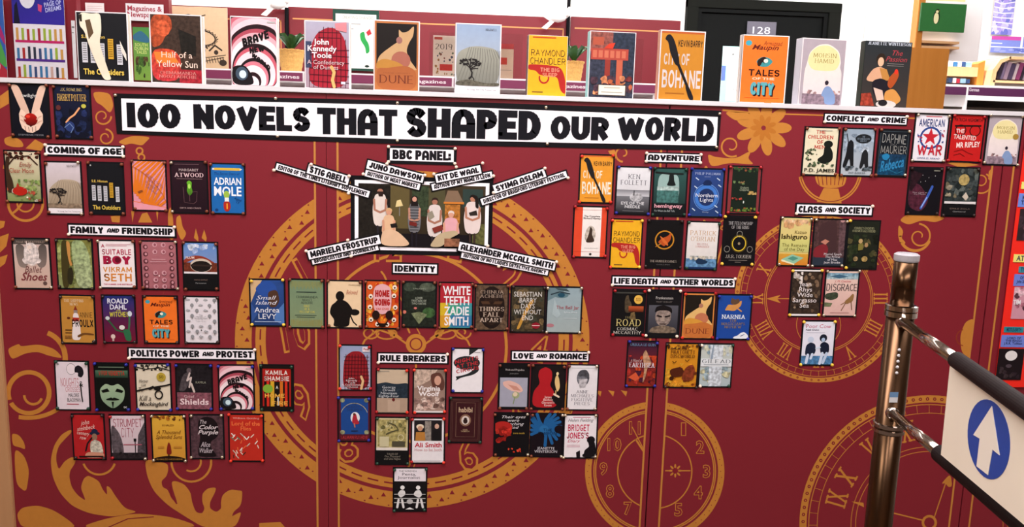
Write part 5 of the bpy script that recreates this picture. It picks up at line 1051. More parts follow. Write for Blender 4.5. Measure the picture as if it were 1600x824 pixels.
heading('LIFE DEATH |AND| OTHER WORLDS', 955, 430, 1149, 451, 'long white heading sign reading LIFE DEATH AND OTHER WORLDS', '-ww-')
heading('CONFLICT |AND| CRIME', 1287, 176, 1417, 197, 'white heading sign reading CONFLICT AND CRIME', '-ww-')
heading('CLASS |AND| SOCIETY', 1243, 317, 1363, 339, 'white heading sign reading CLASS AND SOCIETY', '-ww-')

# the long title banner
A0, A1, ang = frame_of((177, 146), (1127, 174))
B0, B1 = at(183, 209), at(1122, 234); cen = (A0+A1+B0+B1)/4
ban = thing('title_banner', 'long black-edged white banner reading 100 NOVELS THAT SHAPED OUR WORLD', 'banner', (cen.x, 0, cen.z), None, (0, -ang, 0))
ca, sa = math.cos(-ang), math.sin(-ang)
def loc(px, py, c=cen, ca=None, sa=None):
    ca = math.cos(-ang) if ca is None else ca; sa = math.sin(-ang) if sa is None else sa
    p = at(px, py)-c; return (p.x*ca-p.z*sa, p.x*sa+p.z*ca)
prism('backing', [loc(183,209), loc(400,218), loc(620,225), loc(1122,236), loc(1127,173), loc(750,160), loc(450,153), loc(177,146)][::-1], -.002, 0, BLACK, ban)
prism('card', [loc(192,204), loc(640,218), loc(1119,228), loc(1121,183), loc(650,165), loc(190,154)][::-1], -.0034, -.002, WHITE, ban)
lt = Art(lambda u, v: (u, -v), 1, clamp=False)
for txt, x0, y0, x1, y1 in (('100', 199,162,283,200), ('NOVELS', 303,165,485,205), ('THAT', 496,170,621,211), ('SHAPED', 635,171,845,217), ('OUR', 860,182,951,220), ('WORLD', 964,183,1115,222)):
    mid = (y0+y1)/2; h = (y1-y0)*PX*.97; xm = (x0+x1)/2
    a = loc(x0, mid); b = loc(x1, mid); c = loc(xm, mid)
    lt.T(txt, a[0], -c[1]-h/2, b[0], -c[1]+h/2, '#0e0e16', 'heavy')
ob = link(bpy.data.objects.new('lettering', lt.mesh('lettering')), ban); ob.location = (0, -.0036, 0)
pins(ban, [loc(*p) for p in ((181,149),(431,154),(621,161),(853,168),(1124,178),(434,213),(621,220),(855,225),(1119,230))], 's', -.002)

# name plates round the photograph, each a name card over a role card
def plate(nm, n0, n1, nh, role, r0, r1, rh, label, pinpx):
    """n0,n1: ends of the name card's middle line; r0,r1: the same for the role card"""
    a, b, an = frame_of(r0, r1); c = (a+b)/2; ca, sa = math.cos(-an), math.sin(-an)
    t = thing('name_plate', label, 'sign', (c.x, 0, c.z), 'name plates round the group photograph', (0, -an, 0))
    def L(p): q = at(*p)-c; return (q.x*ca-q.z*sa, q.x*sa+q.z*ca)
    ar_ = Art(lambda u, v: (u, -v), 1, clamp=False)
    for k, (txt, p0, p1, h, st) in enumerate(((role, r0, r1, rh, 'heavy'), (nm, n0, n1, nh, 'heavy'))):
        (x0, z0), (x1, z1) = L(p0), L(p1); z = (z0+z1)/2; hh = h*PX/2; y = -.0024-k*.0022
        bd = .004
        prism('backing', [(x0-bd, z-hh-bd*.8), (x1+bd, z-hh-bd*.8), (x1+bd, z+hh+bd), (x0-bd, z+hh+bd)], y-.0010, y, BLACK, t)
        prism('name_card' if k else 'role_card', [(x0, z-hh), (x1, z-hh), (x1, z+hh), (x0, z+hh)], y-.002, y-.0010, WHITE, t)
        ar_.layer = k*32; ar_.T(txt, x0+.006, -z-hh*.72, x1-.006, -z+hh*.72, '#141218', st)
    ob = link(bpy.data.objects.new('lettering', ar_.mesh('lettering')), t); ob.location = (0, -.0045, 0)
    pins(t, [L(p) for p in pinpx], 'w', -.0068)
plate('STIG ABELL', (482,262), (545,284), 14, 'EDITOR OF THE TIMES LITERARY SUPPLEMENT', (432,260), (577,304), 10, 'tilted name plate at upper left of the group photograph, longest second line', [(429,266),(487,257),(546,275),(545,302)])
plate('JUNO DAWSON', (574,257), (662,279), 13, 'AUTHOR OF MEAT MARKET', (571,270), (656,292), 10, 'tilted name plate above the photograph, under the PANEL sign', [(605,256),(568,272),(664,274)])
plate('KIT DE WAAL', (681,280), (751,264), 13, 'AUTHOR OF MY NAME IS LEON', (675,293), (769,273), 10, 'upward-tilted name plate just right of the PANEL sign', [(678,272),(754,255),(713,261),(771,275)])
plate('SYIMA ASLAM', (772,297), (851,269), 13, 'DIRECTOR OF BRADFORD LITERARY FESTIVAL', (752,316), (885,272), 10, 'upward-tilted name plate at upper right of the group photograph', [(851,263),(887,278),(771,301)])
plate('MARIELA FROSTRUP', (482,398), (594,374), 14, 'BROADCASTER AND JOURNALIST', (488,409), (591,386), 9, 'upward-tilted name plate at lower left of the group photograph', [(479,392),(544,375),(549,400)])
plate('ALEXANDER McCALL SMITH', (717,384), (867,416), 14, 'AUTHOR OF NO 1 LADIES DETECTIVE AGENCY', (721,398), (856,426), 9, 'downward-tilted name plate at lower right of the group photograph', [(762,384),(869,409),(779,416)])

# the group photograph
p, q = at(548, 274), at(768, 401); w, h = q.x-p.x, p.z-q.z; c = (p+q)/2
ph = thing('group_photograph', 'mounted group photograph of seven people with books, amid the name plates', 'photograph', (c.x, 0, c.z))
box('mount', -w/2, w/2, -.0008, 0, -h/2, h/2, BLACK, ph)
box('border', -w/2+.011, w/2-.011, -.0012, -.0008, -h/2+.012, h/2-.012, WHITE, ph)
def group(a):
    a.R(0,0,1,1,'#3c3020','#2c2418'); a.R(0,0,.25,1,'#201c18',mi=1); a.R(.25,.02,.4,.7,'#5c5030'); a.R(.42,.02,.55,.5,'#34402c',mi=1); a.R(.55,.05,.68,.6,'#4c4830'); a.R(.82,.05,.98,.35,'#2c3c38'); a.R(.3,.78,1,1,'#141014'); a.R(.68,.3,.8,.6,'#b07030',mi=1)
    a.P([(.7,.08),(.78,.08),(.83,.28),(.67,.28)],'#7c6450'); a.R(.67,.26,.83,.29,'#c87830'); a.P([(.3,.26),(.33,.24),(.35,.34),(.29,.36)],'#d8c48c'); a.R(.32,.36,.325,.5,'#888')
    a.R(.9,.6,1,.95,'#5c5c34',mi=1)
    def fig(x, top, hh, col, hair, skin, w_=.055, legs=None, seated=False):
        a.E(x, top+.06, .022, .05, skin); a.P([(x-.024,top+.06),(x-.022,top+.01),(x,top-.01),(x+.024,top+.01),(x+.026,top+.06),(x+.012,top+.03),(x-.012,top+.03)], hair)
        a.P([(x-w_*.5,top+.13),(x-w_*.2,top+.105),(x+w_*.2,top+.105),(x+w_*.5,top+.13),(x+w_*.72,top+.36),(x+w_*.55,top+hh),(x-w_*.55,top+hh),(x-w_*.72,top+.36)], col)
        a.L([(x-w_*.55,top+.2),(x-w_*.5,top+.36),(x,top+.4)],.017,skin); a.L([(x+w_*.55,top+.2),(x+w_*.5,top+.36),(x,top+.4)],.017,skin)
        if legs: a.L([(x-.018,top+hh),(x-.015,min(.97,top+hh+.26))],.014,legs); a.L([(x+.018,top+hh),(x+.018,min(.97,top+hh+.26))],.014,legs)
    fig(.17,.05,.62,'#d8ccc4','#1c1614','#a87460',.085,'#28242c'); a.P([(.15,.12),(.2,.12),(.19,.2),(.16,.2)],'#2c1c18')
    fig(.44,.18,.58,'#6c6c70','#1c1414','#b88470',.075,'#1c1820'); a.P([(.42,.2),(.46,.2),(.47,.34),(.41,.34)],'#1c1414'); a.E(.44,.23,.018,.04,'#c89480')
    for i in range(9): a.R(.405,.35+i*.045,.475,.358+i*.045,'#2c2c30')
    a.P([(.4,.58),(.46,.6),(.46,.66),(.4,.64)],'#6c2420')
    fig(.6,.2,.62,'#d4c8c4','#2c1c18','#a06c58',.09,'#30282c'); a.P([(.54,.45),(.58,.4),(.6,.5),(.56,.56)],'#8c8474')
    fig(.9,.14,.62,'#d8c8c4','#1c1414','#b07860',.1,'#3c2c28'); a.P([(.87,.14),(.94,.14),(.95,.36),(.92,.34),(.92,.2)],'#1c1412'); a.P([(.87,.42),(.93,.38),(.94,.46),(.88,.47)],'#2c2420')
    fig(.24,.38,.42,'#d8b08c','#c8a070','#cc9478',.08); a.P([(.19,.72),(.3,.72),(.41,.93),(.38,.98),(.17,.98)],'#d8b494'); a.P([(.25,.63),(.3,.61),(.31,.68),(.26,.69)],'#1c1818')
    fig(.73,.4,.36,'#d8a0a8','#d8c8c0','#d09880',.1); a.P([(.64,.76),(.76,.7),(.8,.76),(.72,.84),(.66,.98),(.56,.98),(.6,.85)],'#b8a484'); a.P([(.58,.68),(.66,.62),(.67,.7),(.6,.76)],'#7c3028'); a.R(.68,.84,.8,.97,'#8c5c44',mi=1)
put_art(ph, group, w-.042, h-.042, -.0014)

# ---------------------------------------------------------------- books standing on top of the partition
PAPER = mat('page_block', '#e8e0cc', .8, noise=.1, nscale=200); CLEAR = mat('laminate_edge', '#e9e2e4', .3)
SPINES = {}
def book(key, TL, TR, Y, label, spine, thick=.022, yaw=0, edge=.03, lean=0, dim_tone=None):
    a, b = at(*TL, Y), at(*TR, Y); w = (b-a).length; c = (a+b)/2; h = (a.z+b.z)/2-zt
    t = thing('book', label, 'book', (c.x, Y, zt), 'books standing along the top of the partition', (math.radians(-lean), 0, math.radians(yaw)))
    sm = mat('spine_'+spine.strip('#'), spine, .4)
    # cover: front board, spine and back board wrapped as one shell round the page block
    bm = bmesh.new(); e = .0012
    add_box(bm, -w/2, w/2, 0, e, 0, h); add_box(bm, -w/2, w/2, thick-e, thick, 0, h); add_box(bm, -w/2, -w/2+e, 0, thick, 0, h)
    from_bm('cover', bm, CLEAR if edge > 0 else sm, t)
    box('page_block', -w/2+e, w/2-.003, e, thick-e, .002, h-.002, PAPER, t)
    box('spine', -w/2-.0006, -w/2, .001, thick-.001, .001, h-.001, sm, t)
    f = Art(lambda u, v: ((u-.5)*w*(1-edge*1.6), h/2+(.5-v)*h*(1-edge)), w); ART[key](f)
    if dim_tone: f.col = [[tuple(q[k]*dim_tone[k] for k in range(3)) for q in cc] for cc in f.col]  # print colours darkened to stand in for dimmer light on these books
    ob = link(bpy.data.objects.new('front_print', f.mesh('front_print')), t); ob.location = (0, -.0003, 0)
book('outsiders_torn', (117,18), (199,19), .02, 'black book with combs and a torn pale strip down its front, leftmost on the partition', '#222028')
book('yellowsun', (233,21), (314,23), .02, 'dark book with red and orange painted cover, second from the left on the partition', '#8c94c0', .03, 3)
book('brave', (359,26), (433,26), .02, 'book with pink and white spiral bands standing on the partition', '#c0a0a8', yaw=0)
book('toole', (475,31), (547,34), .02, 'book with a red checked shirt on its cover standing on the partition', '#b0a8b0', yaw=-2)
book('dune', (584,32), (656,32), .02, 'tan book with a pale dune figure on black standing on the partition', '#c08850', .02, 2, dim_tone=(.72,.72,1.0))
book('dunes_blue', (712,37), (784,37), .02, 'blue-grey book with ploughed field and bent tree standing on the partition', '#a8b4bc', yaw=1)
book('chandler', (826,55), (888,56), .02, 'yellow book with a red pistol standing on the partition', '#4c3c38', .03, 3, 0.012)
book('tower', (922,49), (995,50), .02, 'book with a painted red gantry scene and pale label box standing on the partition', '#98d0d0', .03, 4, .02)
book('bohane', (1032,50), (1104,46), .02, 'brown-orange book with a black blade and BOHANE lettering standing on the partition', '#c89078', yaw=4, dim_tone=(.74,.74,.9))
book('parrot', (1161,54), (1234,56), .02, 'orange book with a parrot head standing on the partition', '#d8d0c8', yaw=0)
book('hamid', (1253,60), (1326,61), .02, 'book with a pale keyhole arch and kneeling person standing on the partition', '#c8c8d4', .035, 5)
book('daughter', (1352,64), (1427,66), .02, 'dark painted book with a woman and a cockerel, rightmost on the partition', '#203028', .025, 3, 0)

# ---------------------------------------------------------------- things behind the partition
def sheet(fn, x0, y0, x1, y1, Y, label, name='poster', cat='poster', group=None, thick=.002, edge='#e6e2e0'):
    p, q = at(x0, y0, Y), at(x1, y1, Y); w, h = abs(q.x-p.x), abs(p.z-q.z); c = (p+q)/2
    t = thing(name, label, cat, (c.x, Y, c.z), group)
    box('sheet', -w/2, w/2, 0, thick, -h/2, h/2, mat('paper_'+edge.strip('#'), edge, .6), t); put_art(t, fn, w, h, -.0003); return t
YS = 1.6
# maroon screens at the back
def screen(px0, px1, py0, py1, label, Y, gold=True):
    p, q = at(px0, py0, Y), at(px1, py1, Y); t = thing('room_screen', label, 'screen', (p.x, Y, 0), 'maroon screens behind the books')
    t.rotation_euler = (0, 0, 0); w = q.x-p.x; z = (p.z+q.z)/2
    box('board', 0, w, 0, .04, .05, z, maroon, t, .002)
    if gold:
        g2 = mat('pale_gold_print', '#e09858', .5)
        box('gold_line', .02, w-.02, -.0006, 0, z-.055, z-.049, g2, t); box('gold_line', .02, w-.02, -.0006, 0, z-.47, z-.465, g2, t)
        box('gold_line', w-.024, w-.019, -.0006, 0, z-.47, z-.05, g2, t)
    for x in (.05, w-.05): box('foot', x-.02, x+.02, -.05, .09, 0, .05, BLACK, t)
    return t, z
screen(-120, 118, -14, -10, 'maroon screen behind the blue poster at far left', YS-.35, False)
screen(124, 263, -14, -10, 'tall maroon screen behind the magazines sign', YS-.2, False)
screen(267, 446, 8, 14, 'maroon screen behind the scribbled face drawing', YS)
screen(450, 888, 12, 26, 'wide maroon screen behind the green framed leaflet', YS)
screen(892, 1064, 26, 32, 'maroon screen beside the dark doorway', YS)
# slim black poles between screens
for x, y, l in ((448, 12, 'black pole between screens near the left basket'), (890, -25, 'tall black pole rising between two maroon screens')):
    p = at(x, y, YS-.01); bm = bmesh.new(); tube(bm, (p.x, YS-.012, 0), (p.x, YS-.012, p.z), .009, seg=10); tag(from_bm('screen_pole', bm, BLACK), l, 'pole')
# white paper birds perched on the screens
def bird(x, y, label):
    p = at(x, y, YS-.05); t = thing('paper_bird', label, 'ornament', p, 'white birds on the screen poles'); wm = mat('white_feather', '#f6f4f2', .8)
    bm = bmesh.new(); bmesh.ops.create_icosphere(bm, subdivisions=2, radius=.03)
    for v in bm.verts: v.co = Vector((v.co.x*1.3, v.co.y*.7, v.co.z*.8))
    from_bm('body', bm, wm, t, True); bm = bmesh.new(); bmesh.ops.create_icosphere(bm, subdivisions=2, radius=.014)
    for v in bm.verts: v.co += Vector((.038, 0, .016))
    from_bm('head', bm, wm, t, True)
    prism('wing', [(-.02,.0),(-.09,.035),(-.07,.0),(-.04,-.018)], -.01, -.004, wm, t); prism('wing', [(.0,.005),(.05,.05),(.08,.03),(.03,-.01)], .004, .01, wm, t)
    prism('tail', [(-.03,-.01),(-.075,-.05),(-.05,-.055),(-.015,-.02)], -.003, .003, wm, t)
bird(872, 27, 'small white bird ornament clipped on the tall black pole'); bird(434, 6, 'small white bird ornament above the spiral-banded book')
# posters on the left screens
def kidposter(a):
    a.R(0,0,1,1,'#e4e0ea'); a.R(0,0,1,.36,'#2c2c88','#382c9c'); a.E(.3,.05,.15,.13,'#dcdce8'); a.P([(.05,.15),(.1,.1),(.14,.36),(.02,.36)],'#1c1c30'); a.T('TO A\nPAGE OF\nDREAMS',.62,.02,.95,.2,'#b8bce8','b',rot=-8); a.P([(.5,.12),(.58,.14),(.56,.22),(.5,.2)],'#c84878')
    r=random.Random(3)
    for j,(y,c) in enumerate(((.38,'#c02868'),(.6,'#54308c'),(.82,'#d8682c'))):
        a.R(.03,y+.17,.97,y+.2,c)
        for i in range(9): a.R(.05+i*.105,y+.02+r.uniform(0,.03),.05+i*.105+.05,y+.17,r.choice(['#303848','#a83030','#c89850','#98303c','#384c78','#c8a8a0','#4078a8','#98b040'])); a.layer-=.8
sheet(kidposter, 17, -12, 106, 124, YS-.37, 'blue and white poster of illustrated bookshelves at far left')
def rainbow(a):
    a.R(0,0,1,1,'#3860b0'); a.P([(0,0),(.5,.1),(1,.5),(1,.62),(.3,.2),(0,.15)],'#a83070'); a.P([(0,.3),(.6,.4),(1,.75),(1,.9),(0,.6)],'#50a050'); a.P([(0,.6),(1,.9),(1,1),(0,1)],'#b03040'); a.E(.4,.85,.3,.1,'#dcdce4')
sheet(rainbow, -30, -5, 12, 122, YS-.38, 'rainbow coloured poster cut off by the left edge')
sheet(lambda a: (a.R(0,0,1,1,'#ece4e4'), a.R(.1,.3,.9,.33,'#c89898'), a.R(.1,.5,.9,.53,'#c89898'), a.R(.1,.7,.7,.73,'#c89898')), 133, 4, 163, 22, YS-.22, 'little white notice above the combs book')
sheet(lambda a: (a.R(0,0,1,1,'#e0dce0'), a.T('Magazines &\nNewspapers',.04,.12,.96,.88,'#a03848','b')), 196, 5, 256, 34, YS-.22, 'white sign with maroon Magazines lettering', 'wall_sign', 'sign')
def greenfly(a):
    a.R(0,0,1,1,'#4c8c48','#80a848'); a.P([(0,.15),(.5,.05),(1,.2),(1,.3),(0,.25)],'#386c88'); a.T('SOUTH\nDUBLIN\nTALES',.08,.3,.9,.5,'#c8d880','b'); a.B(.05,.55,.95,.95,['#5c4830','#486c30','#3c3c28'],16,4,.16)
sheet(greenfly, 207, 42, 236, 126, YS-.23, 'green leaflet with figures on grass behind the second book', 'leaflet', 'leaflet')
sheet(lambda a: (a.R(0,0,1,1,'#d8d8dc'), a.R(.1,.1,.9,.13,'#777'), a.R(.1,.2,.6,.22,'#888')), 111, 32, 121, 122, YS-.38, 'narrow white leaflet showing left of the combs book', 'leaflet', 'leaflet')
def face(a):
    a.R(0,0,1,1,'#dcc09c','#d4b48c'); k='#3c3028'
    for i in range(26):
        t=i*.25; a.L([(.48+.34*math.cos(t),.4+.12*math.sin(t)),(.5+.3*math.cos(t+1.1),.38+.12*math.sin(t+1.3))],.012,k); a.layer-=.9
    a.L([(.45,.5),(.55,.46),(.62,.52)],.03,k); a.L([(.66,.55),(.76,.48),(.88,.54)],.03,k); a.E(.55,.55,.04,.03,k); a.E(.78,.57,.04,.03,k); a.L([(.2,.5),(.6,.64),(.95,.6)],.014,k)
    for i in range(9): a.L([(.5+.05*i,.66-.004*i),(.52+.05*i,.72-.004*i)],.012,k)
    a.L([(.5,.7),(.92,.63)],.012,k); a.E(.9,.7,.07,.04,k); a.L([(.55,.75),(.6,.95)],.012,k); a.L([(.9,.78),(.88,.98)],.012,k); a.L([(.1,.13),(.3,.1),(.45,.13),(.6,.1)],.015,k); a.L([(.2,.7),(.3,.85),(.5,.9)],.012,k)
sheet(face, 268, 9, 358, 135, YS-.02, 'beige drawing of a scribbled face with frizzy hair, behind the spiral book')
def cater(a):
    a.R(0,0,1,1,'#1c4438'); a.R(.06,.07,.94,.96,'#e4e4e0'); a.T('CREATING CHANGES',.2,.1,.88,.15,'#889088','s'); a.R(.3,.22,.6,.24,'#aaa'); a.R(.3,.3,.45,.32,'#aaa'); a.P([(.58,.38),(.68,.34),(.7,.46),(.78,.55),(.8,.68),(.72,.72),(.7,.6),(.6,.5)],'#2c9c4c'); a.P([(.72,.36),(.8,.3),(.84,.38),(.76,.42)],'#b83038'); a.E(.74,.92,.05,.02,'#1c3028')
sheet(cater, 520, 14, 592, 112, YS-.02, 'green-framed white leaflet with a green caterpillar and red flower', 'framed_leaflet', 'leaflet')

# magazine shelf unit: board, plum label strips, acrylic stands and baskets on it
YM = 1.0
zs = at(700, 119.5, YM).z; zs2 = at(700, 137.5, YM).z; xa, xb = at(300, 120, YM).x, at(1030, 120, YM).x
ms = thing('magazine_shelf', 'white magazine shelf with plum strips lettered Magazines behind the partition', 'shelf', (0, 0, 0))
wht = mat('white_laminate', '#ece8ea', .4)
box('shelf_board', xa, xb, YM, YM+.3, zs2, zs, wht, ms, .002)
box('side_panel', xa, xa+.02, YM+.004, YM+.3, 0, zs2, wht, ms); box('side_panel', xb-.02, xb, YM+.004, YM+.3, 0, zs2, wht, ms); box('back_panel', xa+.02, xb-.02, YM+.28, YM+.3, 0, zs2, wht, ms)
plum = mat('plum_strip', '#7c2350', .5)
for x0, x1, e0, e1 in ((300, 473, 414, 468), (476, 706, 643, 697), (709, 921, 866, 915), (924, 1028, 0, 0)):
    a, b = at(x0, 130, YM).x, at(x1, 130, YM).x; zc = (zs+zs2)/2; hh = (zs-zs2)*.36
    st = box('label_strip', a, b, YM-.002, YM, zc-hh, zc+hh, plum, ms)
    if e1:
        l = Art(lambda u, v: (u, -v), 1, clamp=False); u0, u1 = at(e0, 130, YM).x, at(e1, 130, YM).x
        l.T('Magazines', u0, -zc-hh*.45, u1, -zc+hh*.7, '#f0e0e8', 'b'); ob = link(bpy.data.objects.new('lettering', l.mesh('lettering')), st); ob.location = (0, YM-.0023, 0)
def holder(x0, y0, x1, fn, label, sx0, sy0, sx1):
    """clear stand on the shelf with a leaflet in it"""
    Y = YM+.05; p, q = at(x0, y0, Y), at(x1, y0, Y); w = q.x-p.x; h = p.z-zs; t = thing('leaflet_stand', label, 'stand', ((p.x+q.x)/2, Y, zs), 'clear leaflet stands')
    ac = mat('clear_acrylic', '#f4eef0', .08, trans=1, spec=.4)
    box('front_pane', -w/2, w/2, 0, .002, 0, h, ac, t); box('foot', -w/2, w/2, .002, .09, 0, .002, ac, t)
    if fn:
        a, b = at(sx0, sy0, Y+.004), at(sx1, sy0, Y+.004); ww = b.x-a.x; hh = a.z-zs-.004
        s = thing('calendar_leaflet', label.replace('clear stand holding', 'leaflet in the stand,').replace('the cream', 'cream'), 'leaflet', ((a.x+b.x)/2, Y+.006, zs+.004+hh/2)); box('sheet', -ww/2, ww/2, 0, .002, -hh/2, hh/2, mat('cream_paper', '#ecdcc4', .6), s); put_art(s, fn, ww, hh, -.0003)
def cal(a):
    a.R(0,0,1,1,'#e8dcc4'); a.R(.05,.04,.4,.1,'#c84838'); a.T('2019',.1,.2,.85,.34,'#3c3430','serif'); a.R(.3,.7,.85,.86,'#c83830'); a.B(.08,.4,.9,.66,['#5c6c50','#a87838','#8c4838','#3c4c60'],12,2,.06); a.B(.08,.7,.25,.95,['#5c6c50','#a87838'],5,2,.06); a.B(.5,.9,.95,.97,['#5c6c50','#a87838'],4,3,.05)
holder(671, 50, 716, cal, 'clear stand holding the cream 2019 calendar leaflet', 677, 55, 713)
def cal2(a): a.R(0,0,1,1,'#e8d0b0'); a.R(.1,.4,.6,.6,'#d04838'); a.R(.05,.75,.9,.77,'#b0a08c'); a.R(0,0,1,.15,'#c84848')
holder(776, 52, 817, cal2, 'clear stand holding a cream leaflet with red block, right of the field book', 778, 68, 803)
holder(985, 60, 1006, None, 'clear stand beside the gantry-picture book', 0, 0, 0)
# wicker baskets with leafy plants
wick = mat('wicker', '#c89850', .7, noise=.35, nscale=150, bump=1); leafm = mat('leaf_green', '#1f5a28', .45, noise=.3, nscale=30)
def basket(x, y, rad, label, plab, nl, seed):
    Y = YM+.14; p = at(x, y, Y); t = thing('wicker_basket', label, 'basket', (p.x, Y, zs)); h = p.z-zs
    bm = bmesh.new(); n = 9; seg = 28
    prof = [(rad*(.72+.28*i/n)+(.0015 if i % 2 else 0), h*i/n) for i in range(n+1)]+[(rad*.9, h), (rad*.86, h*.8)]
    lathe(bm, 0, 0, prof, seg)
    for i, v in enumerate(bm.verts):
        if (i % seg) % 2 == 0 and i < seg*n: v.co.x *= .975; v.co.y *= .975
    from_bm('bowl', bm, wick, t)
    bm = bmesh.new(); seg = 24
    for i in range(seg): tube(bm, (rad*math.cos(6.283*i/seg), rad*math.sin(6.283*i/seg), h+.002*(i % 2)), (rad*math.cos(6.283*(i+1)/seg), rad*math.sin(6.283*(i+1)/seg), h+.002*((i+1) % 2)), .004, seg=6, cap=False)
    from_bm('rim', bm, wick, t)
    pl = thing('potted_plant', plab, 'plant', (p.x, Y, zs+h*.8)); r = random.Random(seed)
    for k in range(nl):
        an = 6.283*k/nl+r.uniform(-.3, .3); L_ = r.uniform(.07, .11); bm = bmesh.new(); rows = []
        for i in range(6):
            s_ = i/5; d = L_*s_; z = .015+.06*math.sin(s_*2.2)*r.uniform(.9, 1.1); wd = .02*math.sin(math.pi*min(.98, s_*.9+.08))
            c_ = Vector((math.cos(an)*d, math.sin(an)*d, z)); sd = Vector((-math.sin(an), math.cos(an), 0))*wd
            rows.append([bm.verts.new(c_-sd+Vector((0,0,.006))), bm.verts.new(c_), bm.verts.new(c_+sd+Vector((0,0,.006)))])
        for a, b in zip(rows[:-1], rows[1:]):
            for j in (0, 1): bm.faces.new((a[j], a[j+1], b[j+1], b[j]))
        from_bm('leaf', bm, leafm, pl, True)
basket(455, 80, .052, 'yellow wicker basket between the spiral book and the checked-shirt book', 'dark green leafy plant in the basket by the spiral book', 9, 2)
basket(897, 98, .04, 'small wicker basket right of the yellow book', 'dark green leafy plant in the basket by the yellow book', 8, 5)

# dark door in the far wall
YD = 3.98; dk = mat('door_paint', '#10110e', .8, noise=.05, spec=.1); dk2 = mat('door_leaf_paint', '#0b0c0c', .8, noise=.05, spec=.1)
l0, l1, r0, r1 = at(1071, 30, YD).x, at(1088, 30, YD).x, at(1290, 40, YD).x, at(1309, 40, YD).x; z1 = at(1190, 2, YD).z; z2 = at(1190, 17, YD).z
dr = thing('door_1', 'dark grey-green door and frame in the white wall behind', 'door', ((l0+r1)/2, YD, 0)); dr['kind'] = 'structure'; xm = (l0+r1)/2
box('frame', l0-xm, l1-xm, -.05, .02, 0, z1, dk, dr, .003); box('frame', r0-xm, r1-xm, -.05, .02, 0, z1, dk, dr, .003); box('frame', l0-xm, r1-xm, -.052, .018, z2, z1, dk, dr, .003)
box('stop', l1-xm, l1-xm+.03, -.03, .015, 0, z2, dk2, dr); box('stop', r0-xm-.03, r0-xm, -.03, .015, 0, z2, dk2, dr); box('stop', l1-xm, r0-xm, -.031, .014, z2-.03, z2, dk2, dr)
box('door_leaf', l1-xm+.03, r0-xm-.03, 0, .015, .01, z2-.03, dk2, dr)
bm = bmesh.new(); tube(bm, (l1-xm+.1, -.06, 1.0), (l1-xm+.22, -.06, 1.0), .01, seg=10); tube(bm, (l1-xm+.1, 0, 1.0), (l1-xm+.1, -.06, 1.0), .01, seg=10); from_bm('door_handle', bm, alu, dr)
sheet(lambda a: (a.R(0,0,1,1,'#54505c'), a.B(0,0,1,1,['#605868','#484450'],8,3,.2), a.T('128',.2,.18,.8,.42,'#c8c4cc','s')), 1168, 33, 1210, 80, 3.96, 'grey plaque numbered 128 on the dark door', 'door_plaque', 'sign', edge='#555058')
def aqua(a): a.R(0,0,1,1,'#98ccc4'); a.R(.05,.03,.9,.3,'#e4e4e0'); a.R(.22,.34,.95,.98,'#e6e8e4'); a.R(.35,.12,.42,.16,'#666'); a.R(.3,.5,.8,.51,'#888'); a.T('My Fav',.45,.76,.9,.82,'#444','i'); a.R(0,.35,.15,.62,'#5468a0')
sheet(aqua, 1130, 72, 1166, 160, 2.6, 'white and aqua notice board showing beside the parrot book', 'notice_board', 'notice')
# posts for that board
p = at(1148, 72, 2.6); box_ = box('notice_stand', p.x-.03, p.x+.03, 2.61, 2.65, 0, p.z-.02, BLACK); tag(box_, 'black stand holding the aqua notice board', 'stand')
def notice(a):
    a.R(0,0,1,1,'#f0eeec'); a.R(.2,.12,.42,.24,'#c8a0a0'); a.R(.21,.13,.41,.23,'#f0e8e4'); a.T('SIGN UP',.23,.15,.39,.21,'#b06868','s'); a.T('FURTHER INFORMATION',.14,.3,.5,.33,'#777','s')
    a.T('Please note no food is allowed in this library\nother than water or baby drinks',.04,.42,.62,.52,'#777','s'); a.T('Thank you, library staff hope you have a nice day',.02,.66,.62,.7,'#777','s')
sheet(notice, 1355, 10, 1450, 80, 3.97, 'plain white printed notice on the far wall above the rightmost book', 'wall_notice', 'notice')

# ---------------------------------------------------------------- bookcases on the right
YB = 1.5
x0, x1, x2 = at(1426, 100, YB).x, at(1441, 60, YB+.4).x, at(1482, 100, YB).x; ztop = at(1450, 75, YB).z
bc = thing('bookcase_end', 'tall honey-coloured wooden bookcase end right of the last standing book', 'bookcase', (x0, YB, 0))
box('end_panel', -.02, x2-x0, 0, .04, 0, ztop, oak, bc, .003)
box('upright_board', at(1431, 60, YB+.4).x-x0, x1-x0, .40, .46, ztop, 2.3, oak, bc, .003)
box('back_board', x1-x0, x1-x0+.35, .46, .48, ztop, 2.25, wht, bc)
for py in (66, 74): z = at(1470, py, YB+.4).z; box('shelf_edge', x1-x0, at(1499, py, YB+.4).x-x0, .40, .46, z-.006, z+.006, pale_oak, bc)
def peng(a):
    a.R(0,0,1,1,'#2f6c38'); a.E(.35,.5,.075,.24,'#1c2c1c'); a.E(.345,.53,.055,.2,'#e4e0b0'); a.E(.36,.28,.045,.08,'#1c2c1c'); a.E(.355,.3,.03,.05,'#e4e0b0'); a.P([(.39,.25),(.41,.265),(.39,.28)],'#d8a030')
sheet(peng, 1441, 4, 1506, 51, YB+.385, 'green poster with a small white and black penguin', edge='#2c5c34', thick=.012)
sheet(lambda a: a.R(0,0,1,1,'#e8e4a8'), 1441, -20, 1508, 3, YB+.43, 'pale yellow card above the green penguin poster', 'card', 'card')

